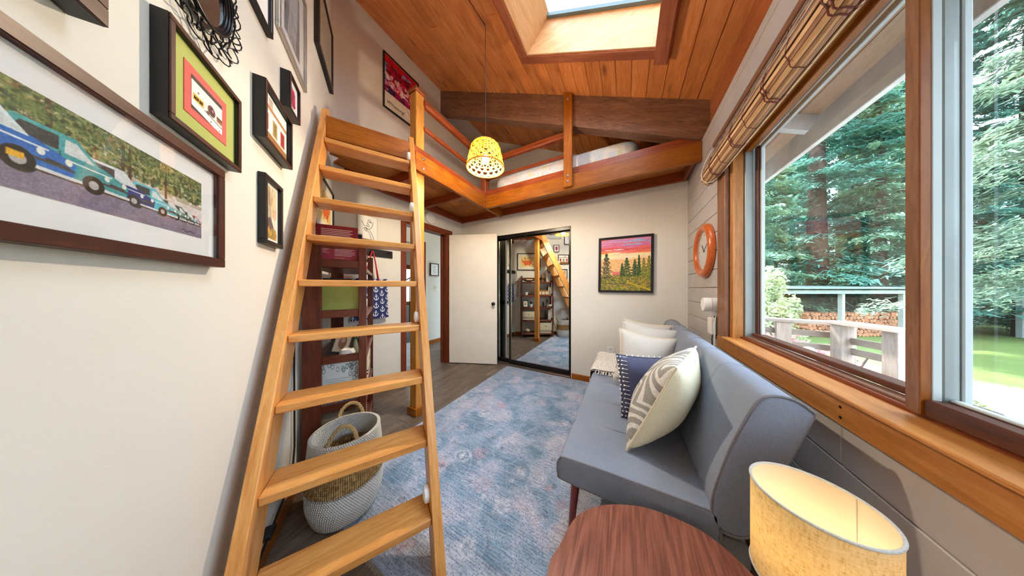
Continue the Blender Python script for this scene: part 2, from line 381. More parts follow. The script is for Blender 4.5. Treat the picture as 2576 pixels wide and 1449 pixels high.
# window wall: body with the opening, clad in horizontal boards
WY0, WY1, WZ0, WZ1 = -.02, 1.81, .885, 2.06
SHIP = plain('shiplap_paint', (186, 180, 178), .55, var=.025, spec=.35)
mb = MB().box(XR + .02, XR + .13, WY1, YLB + .1, -.02, 2.49).box(XR + .02, XR + .13, Y_NEAR - .1, WY0, -.02, 2.49).box(XR + .02, XR + .13, WY0, WY1, -.02, WZ0).box(XR + .02, XR + .13, WY0, WY1, WZ1, 2.49)
wr = struct_mesh('wall_right', mb, plain('shiplap_gap', (96, 90, 86), .8), 'grey painted board wall holding the window')
BH = .1345; z = 1.2035 - 9 * BH; k = 0
while z < 2.48:
    za, zb = max(z, .002) + .0015, min(z + BH, 2.475) - .0015
    spans = [(Y_NEAR + .02, YB - .001)] if (zb < WZ0 + .001 or za > WZ1 - .001) else [(WY1 + .012, YB - .001), (Y_NEAR + .02, WY0 - .012)]
    for ya, yb in spans:
        cuts = [ya, 1.03, yb] if (k == 5 and yb - ya > 2) else [ya, yb]
        for ca, cb in zip(cuts[:-1], cuts[1:]):
            MB().cbox(XR, XR + .02, ca + .001, cb - .001, za, zb, .003).build('shiplap_board', SHIP, wr)
    z += BH; k += 1
# band above the boards: a fir ledger set a little deeper
MB().cbox(.62, .70, Y_NEAR - .05, YLB, 2.485, 2.80, .004).build('trim_1', wood('ledger_pine', (128, 66, 38), (160, 92, 54), (184, 114, 70), 'Y', .5, knots=.05))
tagp(bpy.data.objects['trim_1'], 'brown pine ledger between board wall and ceiling', None, None, 'structure')
# ---- ceiling: planks along y on the slope, cut round the skylight
CT = 1 / math.sqrt(1 + .4712 ** 2)
def S(s, y, h=0.0): return Vector((.66 - s * CT + h * .4712 * CT, y, ceil_z(.66 - s * CT) + h * CT))
SK0, SK1, SKY0, SKY1 = (.66 - .206) / CT, (.66 + .835) / CT, .62, 1.855
SMAX = (.66 - XL) / CT + .06; Y_C0, Y_C1 = -1.0, YLB + .1
ROOF = plain('roof_deck', (120, 110, 100), .8)
mb = MB(S)
for s0, s1, y0, y1 in ((-.66, SK0 - .04, Y_C0 - .8, 7.5), (SK1 + .04, SMAX + .1, Y_C0 - .8, Y_C1), (SK0 - .04, SK1 + .04, Y_C0 - .8, SKY0 - .04), (SK0 - .04, SK1 + .04, SKY1 + .04, Y_C1)):
    mb.box(s0, s1, y0, y1, .022, .09)
ce = struct_mesh('ceiling', mb, ROOF, 'sloping knotty pine plank ceiling with a skylight')
pine = lambda ax: wood('ceiling_pine', (186, 104, 52), (212, 132, 72), (228, 156, 94), ax, .45, knots=.20, coat=.1)
def ceil_plank(s0, s1, y0, y1):
    board('plank', S((s0 + s1) / 2, y0, .011), S((s0 + s1) / 2, y1, .011), s1 - s0 - .003, .022, pine, ce, side=S(1, 0) - S(0, 0), c=.004)
s = 0.0; i = 0
while s < SMAX:
    s1 = s + .137; hit = s1 > SK0 and s < SK1
    spans = [(Y_C0, SKY0 - .01), (SKY1 + .01, Y_C1)] if hit else [(Y_C0, Y_C1)]
    a_, b_ = s, s1
    for y0, y1 in spans:
        if y1 > 2.2 and y1 - y0 > 2 and i % 3 == 1:
            ym = 1.2 + RNG.uniform(0, 1.6); ceil_plank(a_, b_, y0, ym - .001); ceil_plank(a_, b_, ym + .001, y1)
        else: ceil_plank(a_, b_, y0, y1)
    s = s1; i += 1
# ---- skylight
sk = root('window_2', 'skylight with a pale pine lined well in the plank ceiling', None, S((SK0 + SK1) / 2, SKY1), kind='structure')
lining = wood('skylight_pine', (178, 126, 82), (198, 150, 104), (212, 168, 124), 'X', .5, knots=.04); lining_y = wood('skylight_pine', (178, 126, 82), (198, 150, 104), (212, 168, 124), 'Y', .5, knots=.04)
MB(S).box(SK0, SK1 + .012, SKY1, SKY1 + .022, -.012, .30).build('well_board', lining, sk)
MB(S).box(SK0, SK1 + .012, SKY0 - .022, SKY0, -.012, .30).build('well_board', lining, sk)
mbq = MB(); p = [S(SK1, SKY0, -.012), S(SK1, SKY1, -.012), S(SK1 - .10, SKY1, .30), S(SK1 - .10, SKY0, .30)]; mbq.prism(p, S(1.02, 0) - S(1, 0)); mbq.build('well_board', lining_y, sk)
MB(S).box(SK0 - .022, SK0, SKY0 - .022, SKY1 + .022, -.012, .30).build('well_board', lining_y, sk)
MB(S).box(SK0 - .03, SK1 + .03, SKY0 - .03, SKY1 + .03, .30, .306).build('skylight_pane', glass_mat('skylight_glass', (250, 252, 252)), sk)
GREY = plain('skylight_gasket', (96, 112, 118), .6)
MB(S).box(SK0, SK1 - .09, SKY1 - .028, SKY1, .272, .298).build('gasket', GREY, sk)
tr_mat = lambda ax: wood('skylight_trim', (140, 74, 48), (166, 96, 66), (184, 116, 84), ax, .45, knots=.03)
board('trim_board', S(SK0 - .0, SKY1 + .05, -.012), S(SK1 + .10, SKY1 + .05, -.012), .075, .024, tr_mat, sk, side=(0, 1, 0))
board('trim_board', S(SK1 + .055, SKY0 - .06, -.012), S(SK1 + .055, SKY1 + .012, -.012), .085, .024, tr_mat, sk, side=S(1, 0) - S(0, 0))
board('trim_board', S(SK0 - .048, SKY0 - .06, -.028), S(SK0 - .048, SKY1 + .10, -.028), .094, .056, tr_mat, sk, side=S(1, 0) - S(0, 0))
# ---- dark ceiling beam over the loft front
def CB(x, y, d): return (x, y, ceil_z(x) - d)
old_beam = lambda ax: wood('old_beam', (100, 68, 52), (136, 96, 74), (166, 124, 98), ax, .55, fine=.5, coat=.1)
b0, b1 = Vector(CB(XL - .06, 2.41, .155)), Vector(CB(.70, 2.41, .155))
beam = board('ceiling_beam', b0, b1, .13, .33, old_beam, None, side=(0, 1, 0), c=.006); tagp(beam, 'dark weathered timber beam following the ceiling slope above the loft', 'beam')
# dark crown strip where ceiling meets the left wall
# ---- baseboards
bb = lambda n, p0, p1, side, lab: tagp(board(n, p0, p1, .012, .075, fir_dark, None, side=side), lab, None, None, 'structure')
bb('baseboard_left', T(.3, BW + .007, .0375), T(2.66, BW + .007, .0375), N, 'orange wood baseboard under the picture wall')
bb('baseboard_far_left', (XL + .007, Y_CORNER + .02, .0375), (XL + .007, DO0 - .06, .0375), (1, 0, 0), 'orange wood baseboard beside the doorway')
bb('baseboard_back', (CX1 + .01, YB - .007, .0375), (XR - .01, YB - .007, .0375), (0, 1, 0), 'orange wood baseboard under the sunset painting')
bb('baseboard_right', (XR - .007, Y_NEAR + .1, .0375), (XR - .007, YB - .02, .0375), (1, 0, 0), 'orange wood baseboard behind the sofa')
# ---- door casing and leaf
dc = root('trim_2', 'dark red brown wood casing round the open doorway', None, Vector((XL, DO0, 0)), kind='structure')
board('casing_leg', (XL + .01, DO0 - .028, 0), (XL + .01, DO0 - .028, DZ + .07), .02, .058, casing, dc, side=(1, 0, 0))
board('casing_leg', (XL + .01, DO1 + .048, 0), (XL + .01, DO1 + .048, DZ), .02, .09, casing, dc, side=(1, 0, 0))
board('casing_head', (XL + .01, DO0 - .057, DZ + .035), (XL + .01, DO1 + .11, DZ + .035), .02, .07, casing, dc, side=(1, 0, 0))
board('jamb', (XL - .055, DO0 + .009, 0), (XL - .055, DO0 + .009, DZ), .13, .018, casing, dc, side=(1, 0, 0))
board('jamb', (XL - .055, DO1 - .009, 0), (XL - .055, DO1 - .009, DZ), .13, .018, casing, dc, side=(1, 0, 0))
board('jamb', (XL - .055, DO0, DZ - .009), (XL - .055, DO1, DZ - .009), .13, .018, casing, dc, side=(1, 0, 0))
board('door_stop', (XL - .08, DO1 - .026, 0), (XL - .08, DO1 - .026, DZ - .02), .035, .014, casing, dc, side=(1, 0, 0))
hx, hy = XL + .055, 2.472; dd = Vector((.926, .377, 0)).normalized(); dn = Vector((dd.y, -dd.x, 0))
dr = root('door_1', 'plain off white door standing open against the closet', None, frame(Vector((hx, hy, 0)), dd, -dn, UP), kind='structure')
DL = plain('door_paint', (226, 218, 205), .5, var=.012)
MB().cbox(0, .775, 0, .035, .012, 2.045, .002).build('leaf', DL, dr, local=True)
BKB = plain('black_knob', (22, 21, 22), .3)
for sgn, y0 in ((-1, 0), (1, .035)):
    prof = [(.026, 0), (.026, .006), (.011, .01), (.010, .028), (.022, .036), (.027, .047), (.024, .056), (.012, .060)]
    MB().lathe([(r, y0 + sgn * h) for r, h in prof], (.722, 0, .955), 20, axis='Y').build('knob', BKB, dr, smooth=True, local=True)
for hz in (.22, 1.0, 1.8): MB().lathe([(.007, hz), (.007, hz + .09)], (-.004, .018, 0), 10).build('hinge', plain('brass_hinge', (150, 120, 70), .35, .8), dr, local=True, smooth=True)
# ---- mirrored sliding closet doors
CB_ = plain('bronze_frame', (24, 20, 20), .3, .3); CHR = plain('bronze_channel', (150, 150, 120), .2, .9)
tk = root('trim_3', 'black metal track framing the mirrored closet', None, Vector(((CX0 + CX1) / 2, YB, 0)), kind='structure')
MB().cbox(CX0, CX1, YB + .005, YB + .12, CZ - .045, CZ, .003).build('head_track', CB_, tk)
MB().cbox(CX0, CX1, YB + .0, YB + .12, 0, .014, .003).build('floor_track', plain('track_metal', (110, 96, 90), .4, .6), tk)
MB().cbox(CX1 - .012, CX1, YB - .001, YB + .12, 0, CZ, .003).build('side_channel', CB_, tk)
MB().box(CX0 - .02, CX1 + .02, YLB - .05, YLB, 0, 2.4).build('closet_back', WP, tk)
def mdoor(x0, x1, y, label):
    o = root('mirrored_closet_door', label, 'closet door', Vector(((x0 + x1) / 2, y, 0)), group='sliding mirrored doors of the closet')
    z0, z1 = .016, CZ - .03
    MB().cbox(x0, x0 + .026, y - .014, y + .014, z0, z1, .002).build('stile', CB_, o); MB().cbox(x1 - .026, x1, y - .014, y + .014, z0, z1, .002).build('stile', CB_, o)
    MB().cbox(x0 + .026, x1 - .026, y - .014, y + .014, z0, z0 + .062, .002).build('rail', CB_, o); MB().cbox(x0 + .026, x1 - .026, y - .014, y + .014, z1 - .03, z1, .002).build('rail', CB_, o)
    MB().box(x0 + .024, x1 - .024, y - .002, y + .006, z0 + .05, z1 - .02).build('mirror_pane', mirror_mat(), o)
    MB().cbox(x0 + .026, x0 + .033, y - .012, y - .002, z0 + .06, z1 - .03, .001).build('edge_channel', CHR, o)
    return o
mdoor(-1.615, CX1 - .013, 2.893, 'large mirrored sliding closet door reflecting shelf and ladder')
mdoor(CX0 + .002, -1.585, 2.925, 'narrow strip of mirrored closet door behind the open white door')
# ---- window
wd = root('window_1', 'wide wood framed window with a fixed pane and a sliding pane', None, Vector((XR, WY1, WZ0)), kind='structure')
BRN = lambda ax: wood('window_brown', (96, 60, 40), (128, 86, 60), (150, 106, 78), ax, .45)
DBR = lambda ax: wood('sash_brown', (58, 28, 18), (84, 42, 28), (104, 56, 38), ax, .4)
VIN = plain('white_vinyl', (196, 204, 202), .35, var=.015); ALU = plain('grey_track', (150, 156, 152), .4, .2, .04)
board('casing_leg', (XR - .012, 1.872, .80), (XR - .012, 1.872, 2.15), .022, .122, BRN, wd, side=(1, 0, 0))
board('casing_head', (XR - .012, WY0, 2.10), (XR - .012, 1.933, 2.10), .022, .09, BRN, wd, side=(1, 0, 0))
board('apron', (XR - .012, WY0 - .1, .842), (XR - .012, 1.933, .842), .024, .082, sill_wood, wd, side=(1, 0, 0))
for yy in (.99,):
    for zz in (.825, .855): MB().lathe([(.004, XR - .0255), (.004, XR - .0235)], (0, yy, zz), 10, axis='X').build('screw_hole', BLACK, wd)
# sill in steps, jamb lining
board('stool', (XR + .006, WY0 - .1, .8875), (XR + .006, 1.81, .8875), .092, .012, sill_wood, wd, side=(1, 0, 0))
board('sill_bead', (XR + .052, WY0, .897), (XR + .052, 1.81, .897), .014, .014, casing, wd, side=(1, 0, 0))
board('sill_step', (XR + .078, WY0, .90), (XR + .078, 1.81, .90), .04, .02, BRN, wd, side=(1, 0, 0))
board('jamb_lining', (XR + .03, 1.802, .885), (XR + .03, 1.802, 2.06), .058, .018, sill_wood, wd, side=(1, 0, 0))
board('jamb_stop', (XR + .012, 1.79, .885), (XR + .012, 1.79, 2.06), .014, .01, sill_wood, wd, side=(1, 0, 0))
MB().cbox(XR + .060, XR + .10, 1.785, 1.81, .895, 2.05, .003).build('side_track', ALU, wd)
board('head_lining', (XR + .04, WY0, 2.05), (XR + .04, 1.81, 2.05), .08, .02, sill_wood, wd, side=(1, 0, 0))
board('head_stop', (XR + .075, WY0, 2.03), (XR + .075, 1.80, 2.03), .03, .03, fir_dark, wd, side=(1, 0, 0))
# fixed (far) sash
fs = MB().cbox(.66, .705, .885, 1.785, .912, .932, .003).build('sash_rail', DBR('Y'), wd)
MB().cbox(.672, .705, 1.762, 1.785, .93, 2.03, .003).build('sash_stile', DBR('Z'), wd)
MB().cbox(.685, .70, 1.752, 1.766, .93, 2.03, .002).build('glazing_bead', VIN, wd)
MB().cbox(.685, .70, .885, 1.766, 2.012, 2.035, .002).build('glazing_bead', VIN, wd)
MB().box(.690, .694, .885, 1.768, .925, 2.03).build('window_pane', glass_mat(), wd)
# meeting stile and sliding (near) sash
MB().cbox(.600, .612, .883, .913, .905, 2.05, .002).build('meeting_stile', BRN('Z'), wd); MB().box(.612, .66, .890, .910, .905, 2.05).build('meeting_core', BRN('Z'), wd)
MB().cbox(.6005, .614, .8815, .8828, .905, 2.05, .0004).build('stile_face', fir_dark('Z'), wd)
MB().cbox(.6145, .627, .8800, .890, .93, 2.05, .001).build('sliding_stile', VIN, wd)
MB().cbox(.629, .650, .8815, .890, .93, 2.05, .002).build('frame_stile', ALU, wd)
MB().cbox(.652, .664, .880, .890, .92, 2.05, .002).build('screen_frame', VIN, wd)
MB().cbox(.604, .648, WY0, .882, .905, .944, .003).build('sash_rail', DBR('Y'), wd)
MB().cbox(.635, .65, WY0, .879, .944, .951, .002).build('glazing_bead', VIN, wd)
MB().box(.640, .644, WY0, .879, .94, 2.04).build('window_pane', glass_mat(), wd)
# insect screen: a fine see-through mesh on the outside of the sliding part
k = NT('insect_screen'); tr = k.n('BsdfTransparent'); df = k.n('BsdfDiffuse'); df.inputs[0].default_value = (.08, .085, .09, 1); mx = k.n('MixShader'); mx.inputs[0].default_value = .16
k.l(tr.outputs[0], mx.inputs[1]); k.l(df.outputs[0], mx.inputs[2]); k.l(mx.outputs[0], k.o.inputs['Surface'])
MB().box(.662, .663, WY0, .88, .92, 2.04).build('screen_mesh', k.m, wd)
# ---- hall beyond the doorway
HX = -3.7
hw = struct_mesh('wall_hall', MB().box(HX - .1, HX, 3.0, 5.3, -.02, 2.5).box(HX - .1, HX, 1.1, 3.0, 2.1, 2.5).box(-6.7, XL - .11, 5.2, 5.3, -.02, 2.5).box(-6.7, XL - .11, 1.1, 1.2, -.02, 2.5), WP, 'off white hall wall seen through the doorway')
struct_mesh('ceiling_hall', MB().box(-6.7, XL - .11, 1.1, 5.3, 2.5, 2.58), WP, 'white hall ceiling')
struct_mesh('wall_living', MB().box(-6.7, -6.6, 1.1, 3.7, -.02, 2.5).box(-6.7, -6.6, 5.0, 5.3, -.02, 2.5).box(-6.7, -6.6, 3.7, 5.0, -.02, .75).box(-6.7, -6.6, 3.7, 5.0, 1.85, 2.5), WP, 'far wall of the room across the hall')
tagp(board('trim_4', (HX + .01, 2.97, 0), (HX + .01, 2.97, 2.16), .02, .07, casing, None, side=(1, 0, 0)), 'dark casing of the opening across the hall', None, None, 'structure')
tagp(board('trim_5', (-6.58, 3.6, 1.92), (-6.58, 5.1, 1.92), .03, .14, fir_dark, None, side=(1, 0, 0)), 'orange wood header over the far room window', None, None, 'structure')
tagp(board('trim_6', (-6.58, 3.6, .68), (-6.58, 5.1, .68), .03, .12, fir_dark, None, side=(1, 0, 0)), 'orange wood ledge under the far room window', None, None, 'structure')
tagp(board('baseboard_hall', (HX + .007, 3.01, .04), (HX + .007, 5.1, .04), .012, .08, fir_dark, None, side=(1, 0, 0)), 'wood baseboard of the hall wall', None, None, 'structure')
sr = root('stair_railing', 'thin black metal stair railing in the room across the hall', 'railing', Vector((-5.6, 3.9, 0)))
for i in range(4): MB().tube([(-5.6, 3.4 + .3 * i, 0), (-5.6, 3.4 + .3 * i, 1.15 + .17 * i)], .012, 8).build('baluster', BLACK, sr)
MB().tube([(-5.6, 3.3, 1.10), (-5.6, 4.4, 1.72)], .016, 8).build('handrail', BLACK, sr)
ct = root('framed_notice', 'small brown framed notice on the hall wall', 'notice', frame(Vector((HX, 3.23, 1.6)), Vector((0, 1, 0)), UP, Vector((1, 0, 0))))
def ring_frame(mb, x0, x1, y0, y1, w, d, z0=0.0):
    mb.box(x0, x1, y1 - w, y1, z0, z0 + d).box(x0, x1, y0, y0 + w, z0, z0 + d).box(x0, x0 + w, y0 + w, y1 - w, z0, z0 + d).box(x1 - w, x1, y0 + w, y1 - w, z0, z0 + d); return mb
ring_frame(MB(), -.115, .115, -.135, .135, .015, .03).build('frame', frame_brown('X'), ct, local=True)
A_ = Art(60, 72, (238, 238, 236))
for q in range(5): A_.rect(.3, .7 + .05 * math.sin(q * 3), .2 + .09 * q, .225 + .09 * q, (150, 150, 150))
A_.ell(.5, .78, .05, .05, (120, 120, 110)); A_.ell(.4, .72, .09, .03, (180, 190, 180)); A_.ell(.6, .72, .09, .03, (180, 190, 180)); A_.mesh('notice_print', -.1, .1, -.12, .12, .02, ct)
lsw = root('light_switch', 'ivory light switch plate on the hall wall', 'switch', frame(Vector((HX, 3.27, 1.2)), Vector((0, 1, 0)), UP, Vector((1, 0, 0))))
IV = plain('ivory', (226, 216, 188), .4); MB().cbox(-.04, .04, -.06, .06, 0, .006, .002).build('plate', IV, lsw, local=True); MB().cbox(-.006, .006, -.014, .014, .006, .016, .002).build('toggle', WHITE, lsw, local=True)
hl = root('hall_fill_light', 'added unseen ceiling light that brightens the hall', 'lamp', Vector((-3.1, 2.6, 2.5)))  # out of view; this lamp is added to brighten the hall
MB().lathe([(.14, 2.5), (.14, 2.48), (.11, 2.45), (.0, 2.44)], (-3.1, 2.6, 0), 24).build('diffuser', emit('hall_fill_glow', (255, 240, 220), 9.0), hl, smooth=True)
# ================================================================== LOFT
LX, LY = -1.68, 2.342
lo = root('loft_platform', 'fir sleeping loft with red brown guard rails above the closet', 'loft', Vector((-1.76, 1.34, 0)))
FZ0, FZ1 = 2.283, 2.451; fzc = (FZ0 + FZ1) / 2; fh = FZ1 - FZ0
board('fascia', (LX - .0, LY + .02, fzc), (XR - .001, LY + .02, fzc), .04, fh, fir_dark, lo, side=(0, 1, 0))
board('fascia', (LX - .02, 1.262, fzc), (LX - .02, LY + .0, fzc), .04, fh, fir_dark, lo, side=(1, 0, 0))
board('curb', (LX - .03, LY + .05, 2.495), (XR - .001, LY + .05, 2.495), .03, .09, redwood, lo, side=(0, 1, 0))
board('curb', (LX - .045, 1.262, 2.482), (LX - .045, LY + .035, 2.482), .05, .064, redwood, lo, side=(1, 0, 0))
bL_ = -.3856
board('header', T(2.064, bL_ + .001, 2.378), T(2.064, .16, 2.378), .132, .156, fir_dark, lo, side=G)
# deck boards
deck = lambda ax: wood('loft_deck', (150, 84, 34), (182, 110, 50), (200, 132, 70), ax, .5, knots=.04)
x = XL + .005
while x < LX - .05:
    x1 = min(x + .14, LX - .042); xm = (x + x1) / 2
    ys = max((2.15 + x1 * math.cos(GAM)) / math.sin(GAM), gal_y(x) + .01); board('deck_board', (xm, ys, 2.438), (xm, LY + .03, 2.438), x1 - x - .004, .022, deck, lo, side=(1, 0, 0)); x = x1
y = LY + .045
while y < YLB - .01:
    y1 = min(y + .14, YLB - .002); board('deck_board', (XL + .003, (y + y1) / 2, 2.438), (XR + .04, (y + y1) / 2, 2.438), y1 - y - .004, .022, deck, lo, side=(0, 1, 0)); y = y1
# joists and ledgers under the deck
jz, jh = 2.377, .10
board('ledger', (XL + .02, Y_CORNER + .1, jz), (XL + .02, YB - .001, jz), .035, jh, redwood, lo, side=(1, 0, 0))
board('ledger', (XL + .04, YB - .02, jz), (XR - .001, YB - .02, jz), .035, jh, redwood, lo, side=(0, 1, 0))
for yj in (1.42, 2.02): board('joist', (XL + .04, yj, jz), (LX - .042, yj, jz), .04, jh, redwood, lo, side=(0, 1, 0))
board('joist', (LX - .03, LY + .042, 2.362), (LX - .03, YB - .04, 2.362), .04, .13, fir_dark, lo, side=(1, 0, 0))
board('joist', (XR - .03, LY + .042, jz), (XR - .03, YB - .04, jz), .035, jh, redwood, lo, side=(1, 0, 0))
board('joist', (LX - .03, LY + .075, jz - .005), (XR - .05, LY + .075, jz - .005), .035, .09, redwood, lo, side=(0, 1, 0))
# posts
px0, px1, py0, py1 = -1.812, -1.722, 1.297, 1.389; pcx, pcy = (px0 + px1) / 2, (py0 + py1) / 2
board('post', (pcx, pcy, 0.0), (pcx, pcy, 3.05), px1 - px0, py1 - py0, fir, lo, side=(1, 0, 0), c=.005)
for (x0, x1, y0, y1) in ((px0 - .018, px1 + .018, py0 - .018, py0), (px0 - .018, px1 + .018, py1, py1 + .018), (px0 - .018, px0, py0, py1), (px1, px1 + .018, py0, py1)):
    MB().cbox(x0, x1, y0, y1, .001, .075, .002).build('post_base', fir_dark('X'), lo)
MB().cbox(px0 - .012, px1 + .012, py0 - .015, py1 + .01, 3.05, 3.085, .006).build('post_cap', redwood('X'), lo)
for zz in (2.32, 2.412): MB().lathe([(.014, 0), (.014, .003), (.010, .008), (0, .009)], (0, 0, 0), 14, axis='X').build('bolt', STEEL, lo, smooth=True, local=True).location = Vector((LX + .0, 1.342, zz)) - Vector((-1.76, 1.34, 0))
def bolt_y(x, y, z):
    MB().lathe([(.014, 0), (.014, -.003), (.010, -.008), (0, -.009)], (0, 0, 0), 14, axis='Y').build('bolt', STEEL, lo, smooth=True, local=True).location = Vector((x, y, z)) - Vector((-1.76, 1.34, 0))
for zz in (2.33, 2.395):
    MB().lathe([(.010, 0), (.010, .003), (0, .005)], (0, 0, 0), 12, axis='X').build('bolt', STEEL, lo, smooth=True, local=True).location = Vector((LX, LY - .022, zz)) - Vector((-1.76, 1.34, 0))
mpx0, mpx1 = -.607, -.513
board('guard_post', ((mpx0 + mpx1) / 2, LY - .02, 2.305), ((mpx0 + mpx1) / 2, LY - .02, 3.36), mpx1 - mpx0, .036, fir_dark, lo, side=(1, 0, 0), c=.006)
for zz in (2.365, 2.425, 3.26): bolt_y((mpx0 + mpx1) / 2, LY - .038, zz)
board('guard_post', (LX - .10, 2.46, 2.45), (LX - .10, 2.46, 3.0), .08, .08, redwood, lo, side=(1, 0, 0), c=.005)
# rails
RZ0, RZ1 = 2.95, 3.02
board('handrail', (LX - .045, py1 - .01, 2.985), (LX - .045, 2.50, 2.985), .06, .07, redwood, lo, side=(1, 0, 0), c=.012)
board('handrail', (LX - .07, 2.46, 2.985), (mpx0 + .03, 2.46, 2.985), .06, .07, redwood, lo, side=(0, 1, 0), c=.012)
board('mid_rail', (LX - .045, py1 - .01, 2.745), (LX - .045, 2.50, 2.745), .035, .035, redwood, lo, side=(1, 0, 0), c=.006)
board('mid_rail', (LX - .07, 2.46, 2.745), (mpx0 + .03, 2.46, 2.745), .035, .035, redwood, lo, side=(0, 1, 0), c=.006)
board('rail_block', (mpx0 + .02, 2.44, 2.49), (mpx0 + .02, 2.44, 3.0), .05, .045, redwood, lo, side=(1, 0, 0))
# mattress on the loft
def rounded_slab(x0, x1, y0, y1, z0, z1, amp=.01, seed=1, n=5.0, nu=34, nv=20):
    """closed soft slab: superellipse in all three axes with small waves"""
    g = np.random.default_rng(seed); ph = g.uniform(0, 6, 6); cx, cy_, cz = (x0 + x1) / 2, (y0 + y1) / 2, (z0 + z1) / 2; rx, ry, rz = (x1 - x0) / 2, (y1 - y0) / 2, (z1 - z0) / 2
    sp = lambda c, e: math.copysign(abs(c) ** e, c)
    def fn(u, v):
        w = 2 * math.pi * u; t = math.pi * (v - .5); e = 2 / n
        ct = sp(math.cos(t), e * 1.4); x = rx * ct * sp(math.cos(w), e); y = ry * ct * sp(math.sin(w), e); z = rz * sp(math.sin(t), e * 1.4)
        z += amp * (math.sin(5 * x / rx + ph[0]) + math.sin(4 * y / ry + ph[1]) * .7) * (1 if z > 0 else .2)
        return (cx + x, cy_ + y, cz + z)
    return MB().grid(fn, nu, nv, wrap_u=True)
k = NT('floral_sheet'); v = k.coords(rnd=False); n1 = k.noise(v, 9, 2); n2 = k.noise(v, 14, 2, 1.0); c1 = k.ramp(n1, [(.42, (236, 234, 232)), (.6, (214, 224, 236))])
c2 = k.mix(k.ramp(n2, [(.56, (0, 0, 0)), (.66, (255, 255, 255))]), c1, (232, 206, 200)); k.base(k.mix(k.ramp(k.noise(v, 11, 2, .5), [(.6, (0, 0, 0)), (.68, (255, 255, 255))]), c2, (214, 222, 190)), .85, 0, .2)
tagp(rounded_slab(-1.67, .13, 2.505, 3.42, 2.452, 2.80, .008, 2, 9).build('mattress', k.m, smooth=True, loc=(-.77, 2.96, 2.452), angle=80), 'pale floral mattress lying on the sleeping loft', 'mattress')
# ================================================================== LADDER
la = root('loft_ladder', 'steep open fir ladder leaning up to the loft', 'ladder', rot_g(T(.9, -.1, 0)))
A1, Z1, DA, DH, bL, bR = .941, .2214, .12526, .2553, -.3856, .1611
slope = DA / DH
for b0, b1 in ((bL - .038, bL), (bR, bR + .040)):
    zt = 2.57; f0 = lambda z_: A1 + (z_ - Z1) * slope - .018
    pts = [T(f0(.0), b0, 0), T(f0(0) + .152, b0, 0), T(f0(2.33) + .152, b0, 2.33), T(f0(zt) + .06, b0, zt), T(f0(zt), b0, zt - .02)]
    # each stringer gets its own axes so the grain follows the slope
    o = T((f0(0) + f0(zt)) / 2, b0, zt / 2); xx = (T(f0(1), 0, 1) - T(f0(0), 0, 0)).normalized(); yy = N.copy(); zz = xx.cross(yy)
    m = frame(o, xx, yy, zz); inv = m.inverted(); mb = MB().prism(pts, N * (b1 - b0)); mb.v = [inv @ p for p in mb.v]
    so = mb.build('stringer', wood('ladder_fir', (190, 118, 54), (216, 150, 80), (230, 172, 102), 'X', .36, coat=.2), None)
    bv = so.modifiers.new('edge', 'BEVEL'); bv.width = .004; bv.segments = 2; bv.limit_method = 'ANGLE'
    so.parent = la; so.matrix_basis = wmat(la).inverted() @ m
tread_w = lambda ax: wood('ladder_fir', (190, 118, 54), (216, 150, 80), (230, 172, 102), ax, .36, coat=.2)
for i in range(9):
    a, zt = A1 + DA * i, Z1 + DH * i
    board('tread', T(a + .070, bL + .0005, zt - .017), T(a + .070, bR - .0005, zt - .017), .14, .034, tread_w, la, side=G, c=.004)
# push lights stuck on the inner face of the right stringer
for i, (a, z) in enumerate(((1.012, .275), (1.392, 1.026), (1.70, 1.79), (1.955, 2.30))):
    lab = ('lowest', 'second lowest', 'second highest', 'highest')[i] + ' white push light stuck on the ladder stringer'
    pk = root('push_light', lab, 'light', frame(T(a, bR, z), G, UP, -N.copy() if False else G.cross(UP) * -1), group='push lights on the ladder')
    pk.matrix_basis = frame(T(a, bR, z), -G, UP, -N)
    MB().lathe([(.032, 0), (.034, .004), (.034, .016), (.030, .021), (.022, .0225)], (0, 0, 0), 28).build('body', WHITE, pk, smooth=True, local=True)
    MB().lathe([(.022, .0222), (.018, .0245), (0, .025)], (0, 0, 0), 24).build('lens', plain('push_lens', (214, 232, 236), .3), pk, smooth=True, local=True)
# ================================================================== PENDANT LAMP
PX, PY = -1.117, 1.555
pe = root('pendant_lamp', 'woven bamboo pendant lamp hanging over the room', 'lamp', Vector((PX, PY, 2.29)))
BAM = NT('bamboo'); vv = BAM.coords(); BAM.base(BAM.ramp(BAM.noise(vv, 30, 3), [(.3, (150, 100, 26)), (.7, (190, 140, 44))]), .55, 0, .3)
BAM.b.inputs['Transmission Weight'].default_value = 0
tl = BAM.n('BsdfTranslucent'); tl.inputs[0].default_value = (*lin((220, 160, 40)), 1); mxs = BAM.n('MixShader'); mxs.inputs[0].default_value = .2
BAM.l(BAM.b.outputs[0], mxs.inputs[1]); BAM.l(tl.outputs[0], mxs.inputs[2]); BAM.l(mxs.outputs[0], BAM.o.inputs['Surface']); BAM = BAM.m
SZ0, SZ1 = 2.285, 2.50
def shade_r(t): return .168 - .038 * t - .012 * t * t if t < .82 else (.168 - .038 * t - .012 * t * t) * math.sqrt(max(0.0, 1 - ((t - .82) / .30) ** 2))
def sp_(th, t, off=0.0): r = shade_r(t) + off; return Vector((PX + r * math.cos(th), PY + r * math.sin(th), SZ0 + (SZ1 - SZ0) * t))
mb = MB()
